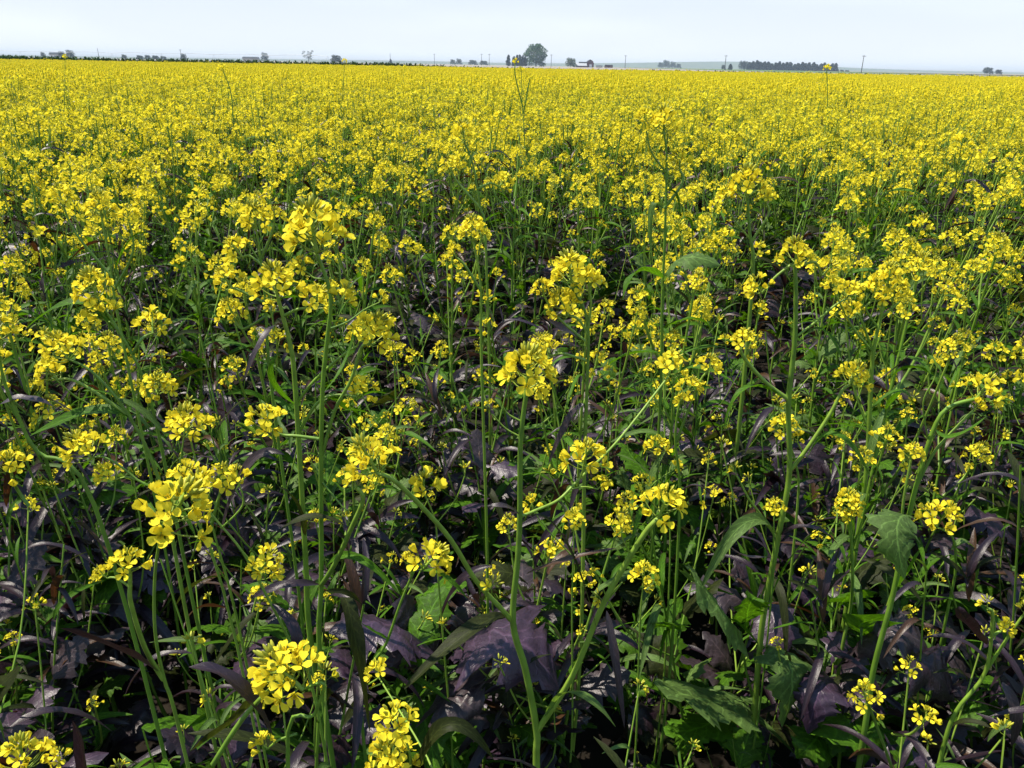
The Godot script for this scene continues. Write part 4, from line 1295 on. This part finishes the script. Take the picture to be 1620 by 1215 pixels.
	hero("the full cluster at right of centre","bushy mustard plant right of centre carrying a wide cluster of small heads",[0.582,0,-1.12,0.588,0.296,-1.12,0.575,0.592,-1.12,0.564,0.704,-1.12,0.544,0.849,-1.12,0.544,0.91,-1.12,0.544,0.955,-1.12],0.005)
	head([0.544,0.91,-1.12,0.544,0.955,-1.12],0.057,3)
	branch([0.544,0.895,-1.12,0.52,0.924,-1.12,0.525,0.936,-1.12],0.002)
	head([0.52,0.924,-1.12,0.525,0.936,-1.12],0.05,2)
	branch([0.545,0.914,-1.12,0.565,0.934,-1.12,0.567,0.94,-1.12],0.002)
	head([0.565,0.934,-1.12,0.567,0.94,-1.12],0.033,2)
	branch([0.547,0.855,-1.12,0.507,0.894,-1.12,0.469,0.95,-1.12],0.002)
	head([0.507,0.894,-1.12,0.469,0.95,-1.12],0.037,2)
	branch([0.545,0.855,-1.12,0.512,0.914,-1.12,0.505,0.914,-1.12],0.002)
	head([0.512,0.914,-1.12,0.505,0.914,-1.12],0.034,1)
	leaf([0.55,0.803,-1.12,0.599,0.856,-1.12,0.595,0.886,-1.12],0.012,0,3)
	leaf([0.556,0.761,-1.12,0.602,0.794,-1.12,0.635,0.73,-1.12],0.014,0,0)
	hero("the two-tier right head","short mustard plant with a two-tier head just right of the tall right stem",[0.532,0,-1,0.541,0.192,-1,0.53,0.385,-1,0.527,0.505,-1,0.507,0.608,-1,0.495,0.655,-1],0.004)
	head([0.507,0.608,-1,0.495,0.655,-1],0.05,3)
	branch([0.509,0.597,-1,0.508,0.619,-1,0.502,0.637,-1],0.001)
	head([0.508,0.619,-1,0.502,0.637,-1],0.03,1)
	leaf([0.517,0.553,-1,0.489,0.512,-1,0.473,0.494,-1],0.013,0,2)
	hero("the level head at far right","mustard plant at far right with a level, wide yellow head",[0.681,0,-1,0.69,0.243,-1,0.679,0.486,-1,0.674,0.556,-1,0.657,0.611,-1,0.628,0.629,-1],0.003)
	head([0.657,0.611,-1,0.628,0.629,-1],0.061,2)
	branch([0.658,0.611,-1,0.648,0.622,-1,0.645,0.646,-1],0.001)
	head([0.648,0.622,-1,0.645,0.646,-1],0.033,1)
	leaf([0.66,0.589,-1,0.687,0.596,-1,0.712,0.516,-1],0.021,0,1)
	hero("the yellow-green bottom-right stem","pale yellow-green stem curving up in the bottom right corner with sparse buds",[0.586,0,-0.8,0.597,0.201,-0.8,0.588,0.401,-0.8,0.591,0.473,-0.8,0.613,0.538,-0.8,0.601,0.625,-0.8,0.592,0.637,-0.8],0.004)
	head([0.601,0.625,-0.8,0.592,0.637,-0.8],0.022,0)
	branch([0.605,0.592,-0.8,0.614,0.602,-0.8,0.616,0.602,-0.8],0.002)
	head([0.614,0.602,-0.8,0.616,0.602,-0.8],0.028,1)
	branch([0.613,0.538,-0.8,0.63,0.602,-0.8,0.638,0.628,-0.8],0.002)
	head([0.63,0.602,-0.8,0.638,0.628,-0.8],0.023,0)
	leaf([0.604,0.582,-0.8,0.557,0.631,-0.78,0.543,0.655,-0.78],0.031,0,2)
	leaf([0.639,0.522,-0.8,0.652,0.489,-0.78,0.661,0.435,-0.78],0.022,0,3)
	hero("the broad green leaf plant","leafy mustard plant with a broad toothed green leaf low on the right",[0.421,0,-1.02,0.425,0.136,-1.02,0.41,0.272,-1.02,0.391,0.338,-1.02,0.373,0.415,-1.02],0.004)
	leaf([0.373,0.415,-1.02,0.298,0.54,-0.92,0.247,0.618,-0.9],0.115,1,1)
	leaf([0.381,0.415,-1.02,0.35,0.526,-0.94,0.358,0.543,-0.94],0.046,1,0)
	leaf([0.419,0.286,-1.02,0.313,0.367,-0.92,0.21,0.438,-0.88],0.111,1,1)
	leaf([0.405,0.39,-1.02,0.416,0.441,-0.92,0.413,0.34,-0.9],0.082,1,1)
	leaf([0.408,0.286,-1.02,0.293,0.337,-0.9,0.231,0.356,-0.88],0.064,1,0)
	hero("the dark purple leaf plant at lower right","low mustard plant with drooping dark purple leaf over green leaves at lower right",[0.567,0,-1,0.569,0.127,-1,0.553,0.254,-1,0.529,0.321,-1],0.004)
	leaf([0.526,0.34,-1,0.459,0.419,-0.9,0.443,0.348,-0.88],0.072,1,6)
	leaf([0.548,0.281,-1,0.519,0.342,-0.9,0.561,0.32,-0.88],0.115,1,0)
	leaf([0.524,0.24,-1,0.466,0.316,-0.9,0.434,0.299,-0.88],0.063,1,0)
	leaf([0.6,0.335,-1,0.598,0.457,-0.92,0.658,0.394,-0.9],0.111,1,2)
	leaf([0.525,0.359,-1,0.567,0.469,-0.96,0.634,0.443,-0.95],0.099,1,3)
	leaf([0.564,0.423,-1,0.509,0.517,-0.92,0.555,0.534,-0.9],0.059,0,0)
	hero("the big purple leaves at bottom centre","low mustard plant with two large veined purple leaves at bottom centre",[-0.107,0,-0.98,-0.095,0.123,-0.98,-0.104,0.246,-0.98,-0.098,0.364,-0.98],0.004)
	leaf([-0.098,0.376,-0.98,-0.012,0.506,-0.9,0.073,0.442,-0.86],0.161,1,6)
	leaf([-0.112,0.376,-0.98,-0.167,0.497,-0.92,-0.248,0.517,-0.88],0.136,1,6)
	leaf([-0.097,0.364,-0.98,-0.14,0.425,-0.98,-0.16,0.492,-1],0.117,1,3)
	leaf([-0.102,0.345,-0.98,-0.074,0.408,-0.88,-0.037,0.394,-0.86],0.111,1,3)
	leaf([-0.101,0.389,-0.98,-0.093,0.472,-0.96,-0.066,0.464,-0.97],0.043,1,2)
	leaf([-0.111,0.413,-0.98,-0.078,0.535,-0.96,-0.023,0.575,-0.96],0.019,0,2)
	hero("the wide triple head behind centre","mustard plant just behind centre with wide tri-part flower cluster",[0.104,0,-0.98,0.114,0.374,-0.98,0.103,0.747,-0.98,0.101,0.843,-0.98,0.097,0.941,-0.98,0.075,0.987,-0.98],0.004)
	head([0.097,0.941,-0.98,0.075,0.987,-0.98],0.071,3)
	branch([0.098,0.924,-0.98,0.085,0.945,-0.98,0.072,0.949,-0.98],0.002)
	head([0.085,0.945,-0.98,0.072,0.949,-0.98],0.057,3)
	branch([0.098,0.932,-0.98,0.1,0.967,-0.98,0.097,0.981,-0.98],0.002)
	head([0.1,0.967,-0.98,0.097,0.981,-0.98],0.048,2)
	branch([0.095,0.915,-0.98,0.056,0.949,-0.98,0.04,0.974,-0.98],0.002)
	head([0.056,0.949,-0.98,0.04,0.974,-0.98],0.036,2)
	branch([0.098,0.888,-0.98,0.066,0.897,-0.98,0.051,0.893,-0.98],0.002)
	head([0.066,0.897,-0.98,0.051,0.893,-0.98],0.042,2)
	leaf([0.095,0.915,-0.98,0.065,0.932,-0.98,0.039,0.948,-0.98],0.018,0,4)
	leaf([0.099,0.824,-0.98,0.079,0.8,-0.98,0.053,0.732,-0.98],0.016,0,3)
	hero("the twin small heads at right of centre","mustard plant with two small stacked heads right of the forked centre plant",[0.257,0,-1,0.262,0.329,-1,0.248,0.657,-1,0.232,0.76,-1,0.232,0.818,-1,0.241,0.831,-1],0.003)
	head([0.232,0.818,-1,0.241,0.831,-1],0.043,2)
	branch([0.23,0.799,-1,0.241,0.813,-1,0.239,0.815,-1],0.001)
	head([0.241,0.813,-1,0.239,0.815,-1],0.03,1)
	branch([0.233,0.76,-1,0.255,0.847,-1,0.265,0.867,-1],0.002)
	head([0.255,0.847,-1,0.265,0.867,-1],0.038,2)
	hero("the small round head","slim mustard plant with one small round head below the twin heads",[0.255,0,-1.02,0.259,0.289,-1.02,0.245,0.579,-1.02,0.227,0.666,-1.02,0.212,0.732,-1.02],0.002)
	head([0.227,0.666,-1.02,0.212,0.732,-1.02],0.04,2)
	branch([0.23,0.656,-1.02,0.208,0.677,-1.02,0.24,0.707,-1.02],0.001)
	head([0.208,0.677,-1.02,0.24,0.707,-1.02],0.022,1)
	leaf([0.236,0.623,-1.02,0.264,0.678,-1.02,0.303,0.657,-1.02],0.015,0,3)
	hero("the half-hidden right head","short mustard head half hidden behind the tall right stem",[0.48,0,-1.12,0.485,0.295,-1.12,0.47,0.59,-1.12,0.454,0.671,-1.12,0.429,0.72,-1.12],0.003)
	head([0.454,0.671,-1.12,0.429,0.72,-1.12],0.049,2)
	branch([0.455,0.665,-1.12,0.464,0.682,-1.12,0.453,0.704,-1.12],0.002)
	head([0.464,0.682,-1.12,0.453,0.704,-1.12],0.03,1)
	hero("the low right head","low small-headed mustard plant left of the tall right stem",[0.393,0,-0.96,0.4,0.273,-0.96,0.387,0.545,-0.96,0.378,0.621,-0.96,0.372,0.672,-0.96],0.002)
	head([0.378,0.621,-0.96,0.372,0.672,-0.96],0.035,2)
	leaf([0.381,0.6,-0.96,0.341,0.599,-0.96,0.312,0.62,-0.96],0.014,0,3)
	hero("the low head in the dark gap","low small mustard head in the dark gap right of centre",[0.189,0,-0.9,0.198,0.249,-0.9,0.187,0.499,-0.9,0.185,0.564,-0.9,0.185,0.596,-0.9],0.002)
	head([0.185,0.564,-0.9,0.185,0.596,-0.9],0.045,2)
	branch([0.185,0.554,-0.9,0.201,0.586,-0.9,0.198,0.584,-0.9],0.001)
	head([0.201,0.586,-0.9,0.198,0.584,-0.9],0.021,1)
	hero("the two tiny heads in shade","thin mustard plant with two tiny heads in shade right of the forked stem",[0.093,0,-0.92,0.102,0.268,-0.92,0.091,0.536,-0.92,0.089,0.632,-0.92,0.087,0.673,-0.92],0.002)
	head([0.089,0.632,-0.92,0.087,0.673,-0.92],0.033,1)
	branch([0.088,0.621,-0.92,0.046,0.671,-0.92,0.032,0.695,-0.92],0.001)
	head([0.046,0.671,-0.92,0.032,0.695,-0.92],0.031,1)
	hero("the leafy stem with a pale leaf","tall leafy mustard stem with one large pale leaf, right of centre in bloom",[0.289,0,-1.38,0.295,0.34,-1.38,0.282,0.679,-1.38,0.27,0.853,-1.38,0.263,0.99,-1.38,0.255,1.108,-1.38,0.247,1.147,-1.38],0.004)
	head([0.255,1.108,-1.38,0.247,1.147,-1.38],0.065,3)
	branch([0.258,1.023,-1.38,0.286,1.067,-1.38,0.279,1.089,-1.38],0.003)
	head([0.286,1.067,-1.38,0.279,1.089,-1.38],0.054,2)
	branch([0.254,1.087,-1.38,0.228,1.118,-1.38,0.214,1.163,-1.38],0.002)
	head([0.228,1.118,-1.38,0.214,1.163,-1.38],0.038,2)
	leaf([0.268,0.877,-1.38,0.276,0.953,-1.3,0.341,0.948,-1.28],0.052,1,1)
	leaf([0.269,0.9,-1.38,0.209,0.93,-1.3,0.181,0.892,-1.26],0.027,0,0)
	leaf([0.275,0.805,-1.38,0.333,0.824,-1.38,0.371,0.795,-1.38],0.023,0,0)
	leaf([0.264,0.946,-1.38,0.298,1.008,-1.38,0.315,0.947,-1.38],0.015,0,0)
	leaf([0.258,1.023,-1.38,0.236,1.023,-1.38,0.242,0.945,-1.38],0.015,0,1)
	leaf([0.279,0.756,-1.38,0.223,0.755,-1.38,0.177,0.729,-1.38],0.026,0,0)
	leaf([0.257,1.055,-1.38,0.277,1.045,-1.38,0.287,1.002,-1.38],0.012,0,0)
	hero("the single head above centre","mustard plant with single bright head standing alone above centre",[-0.041,0,-1.02,-0.032,0.44,-1.02,-0.043,0.88,-1.02,-0.044,0.978,-1.02,-0.054,1.037,-1.02],0.003)
	head([-0.044,0.978,-1.02,-0.054,1.037,-1.02],0.048,3)
	branch([-0.044,0.97,-1.02,-0.065,1.004,-1.02,-0.076,1.014,-1.02],0.002)
	head([-0.065,1.004,-1.02,-0.076,1.014,-1.02],0.028,1)
	leaf([-0.044,0.961,-1.02,-0.02,1.021,-1.02,-0.016,1.046,-1.02],0.012,0,0)
	hero("the thick stem above centre","tall thick mustard stem with rounded head above centre amid bloom",[-0.056,0,-1.7,-0.05,0.448,-1.7,-0.063,0.896,-1.7,-0.074,0.964,-1.7,-0.09,1.055,-1.7,-0.107,1.098,-1.7],0.004)
	head([-0.09,1.055,-1.7,-0.107,1.098,-1.7],0.065,3)
	branch([-0.074,0.964,-1.7,-0.121,1.016,-1.7,-0.134,1.038,-1.7],0.003)
	head([-0.121,1.016,-1.7,-0.134,1.038,-1.7],0.053,2)
	branch([-0.081,1.004,-1.7,-0.054,1.017,-1.7,-0.034,1.01,-1.7],0.003)
	head([-0.054,1.017,-1.7,-0.034,1.01,-1.7],0.051,2)
	hero("the paired bright heads at upper left","mustard plant with paired bright heads at upper left of the tall stems",[-0.334,0,-1,-0.322,0.413,-1,-0.331,0.826,-1,-0.327,0.953,-1,-0.327,1.02,-1,-0.329,1.05,-1],0.003)
	head([-0.327,1.02,-1,-0.329,1.05,-1],0.053,3)
	branch([-0.326,1.004,-1,-0.341,1.016,-1,-0.35,1.014,-1],0.002)
	head([-0.341,1.016,-1,-0.35,1.014,-1],0.045,2)
	branch([-0.327,1.012,-1,-0.31,1.045,-1,-0.305,1.06,-1],0.002)
	head([-0.31,1.045,-1,-0.305,1.06,-1],0.029,1)
	branch([-0.327,0.953,-1,-0.359,0.97,-1,-0.369,0.973,-1],0.002)
	head([-0.359,0.97,-1,-0.369,0.973,-1],0.046,2)
	branch([-0.327,0.936,-1,-0.36,0.917,-1,-0.37,0.928,-1],0.002)
	head([-0.36,0.917,-1,-0.37,0.928,-1],0.047,2)
	leaf([-0.328,0.944,-1,-0.344,0.953,-1,-0.37,0.926,-1],0.013,0,5)
	hero("the far left upper cluster","mustard plant with flaring flower cluster at the upper left edge",[-0.606,0,-1.15,-0.595,0.432,-1.15,-0.604,0.864,-1.15,-0.602,0.963,-1.15,-0.602,1.037,-1.15],0.003)
	head([-0.602,0.963,-1.15,-0.602,1.037,-1.15],0.051,3)
	branch([-0.602,0.944,-1.15,-0.644,1.009,-1.15,-0.655,1.05,-1.15],0.002)
	head([-0.644,1.009,-1.15,-0.655,1.05,-1.15],0.046,2)
	branch([-0.604,0.924,-1.15,-0.565,0.983,-1.15,-0.563,1.027,-1.15],0.002)
	head([-0.565,0.983,-1.15,-0.563,1.027,-1.15],0.04,2)
	leaf([-0.602,0.944,-1.15,-0.561,1.006,-1.15,-0.525,1.004,-1.15],0.008,0,0)
	hero("the wide head at right in the bloom","mustard plant with broad flat-topped head at right within dense bloom",[0.492,0,-1.55,0.496,0.424,-1.55,0.481,0.847,-1.55,0.463,0.949,-1.55,0.449,1.019,-1.55],0.006)
	head([0.463,0.949,-1.55,0.449,1.019,-1.55],0.09,3)
	branch([0.466,0.937,-1.55,0.427,0.979,-1.55,0.411,1.007,-1.55],0.002)
	head([0.427,0.979,-1.55,0.411,1.007,-1.55],0.054,2)
	branch([0.466,0.93,-1.55,0.494,0.987,-1.55,0.487,1.009,-1.55],0.003)
	head([0.494,0.987,-1.55,0.487,1.009,-1.55],0.049,2)
	hero("the flower breaking the skyline by the windbreak","tall mustard plant whose flower rises above the skyline before the dark windbreak",[1.627,0,-4.2,1.622,0.431,-4.2,1.6,0.863,-4.2,1.557,1.106,-4.2,1.53,1.248,-4.2],0.004)
	head([1.557,1.106,-4.2,1.53,1.248,-4.2],0.044,2)
	hero("the skyline flowers","tall mustard plant whose flowers reach the skyline below the big round tree",[0.042,0,-3.2,0.047,0.467,-3.2,0.034,0.935,-3.2,0.02,1.121,-3.2,0.015,1.22,-3.2],0.003)
	head([0.02,1.121,-3.2,0.015,1.22,-3.2],0.036,2)
	branch([0.023,1.099,-3.2,-0.008,1.211,-3.2,-0.009,1.252,-3.2],0.003)
	head([-0.008,1.211,-3.2,-0.009,1.252,-3.2],0.029,1)
	branch([0.026,1.076,-3.2,0.041,1.167,-3.2,0.047,1.2,-3.2],0.003)
	head([0.041,1.167,-3.2,0.047,1.2,-3.2],0.029,1)
	hero("the flower breaking the skyline at left","thin mustard plant whose yellow tip crosses the skyline left of centre",[-0.969,0,-4.5,-0.952,0.462,-4.5,-0.955,0.923,-4.5,-0.933,1.117,-4.5,-0.918,1.244,-4.5],0.003)
	head([-0.933,1.117,-4.5,-0.918,1.244,-4.5],0.033,1)
	hero("the flower above the field at upper left","leaning mustard plant rising above the bloom at upper left",[-1.169,0,-3.4,-1.157,0.473,-3.4,-1.166,0.946,-3.4,-1.162,1.118,-3.4,-1.184,1.206,-3.4],0.004)
	head([-1.162,1.118,-3.4,-1.184,1.206,-3.4],0.046,2)
	hero("the flower crossing the house at left","mustard plant whose tip crosses the skyline at far left",[-2.489,0,-4.5,-2.465,0.449,-4.5,-2.464,0.898,-4.5,-2.423,1.125,-4.5,-2.4,1.241,-4.5],0.003)
	head([-2.423,1.125,-4.5,-2.4,1.241,-4.5],0.033,1)
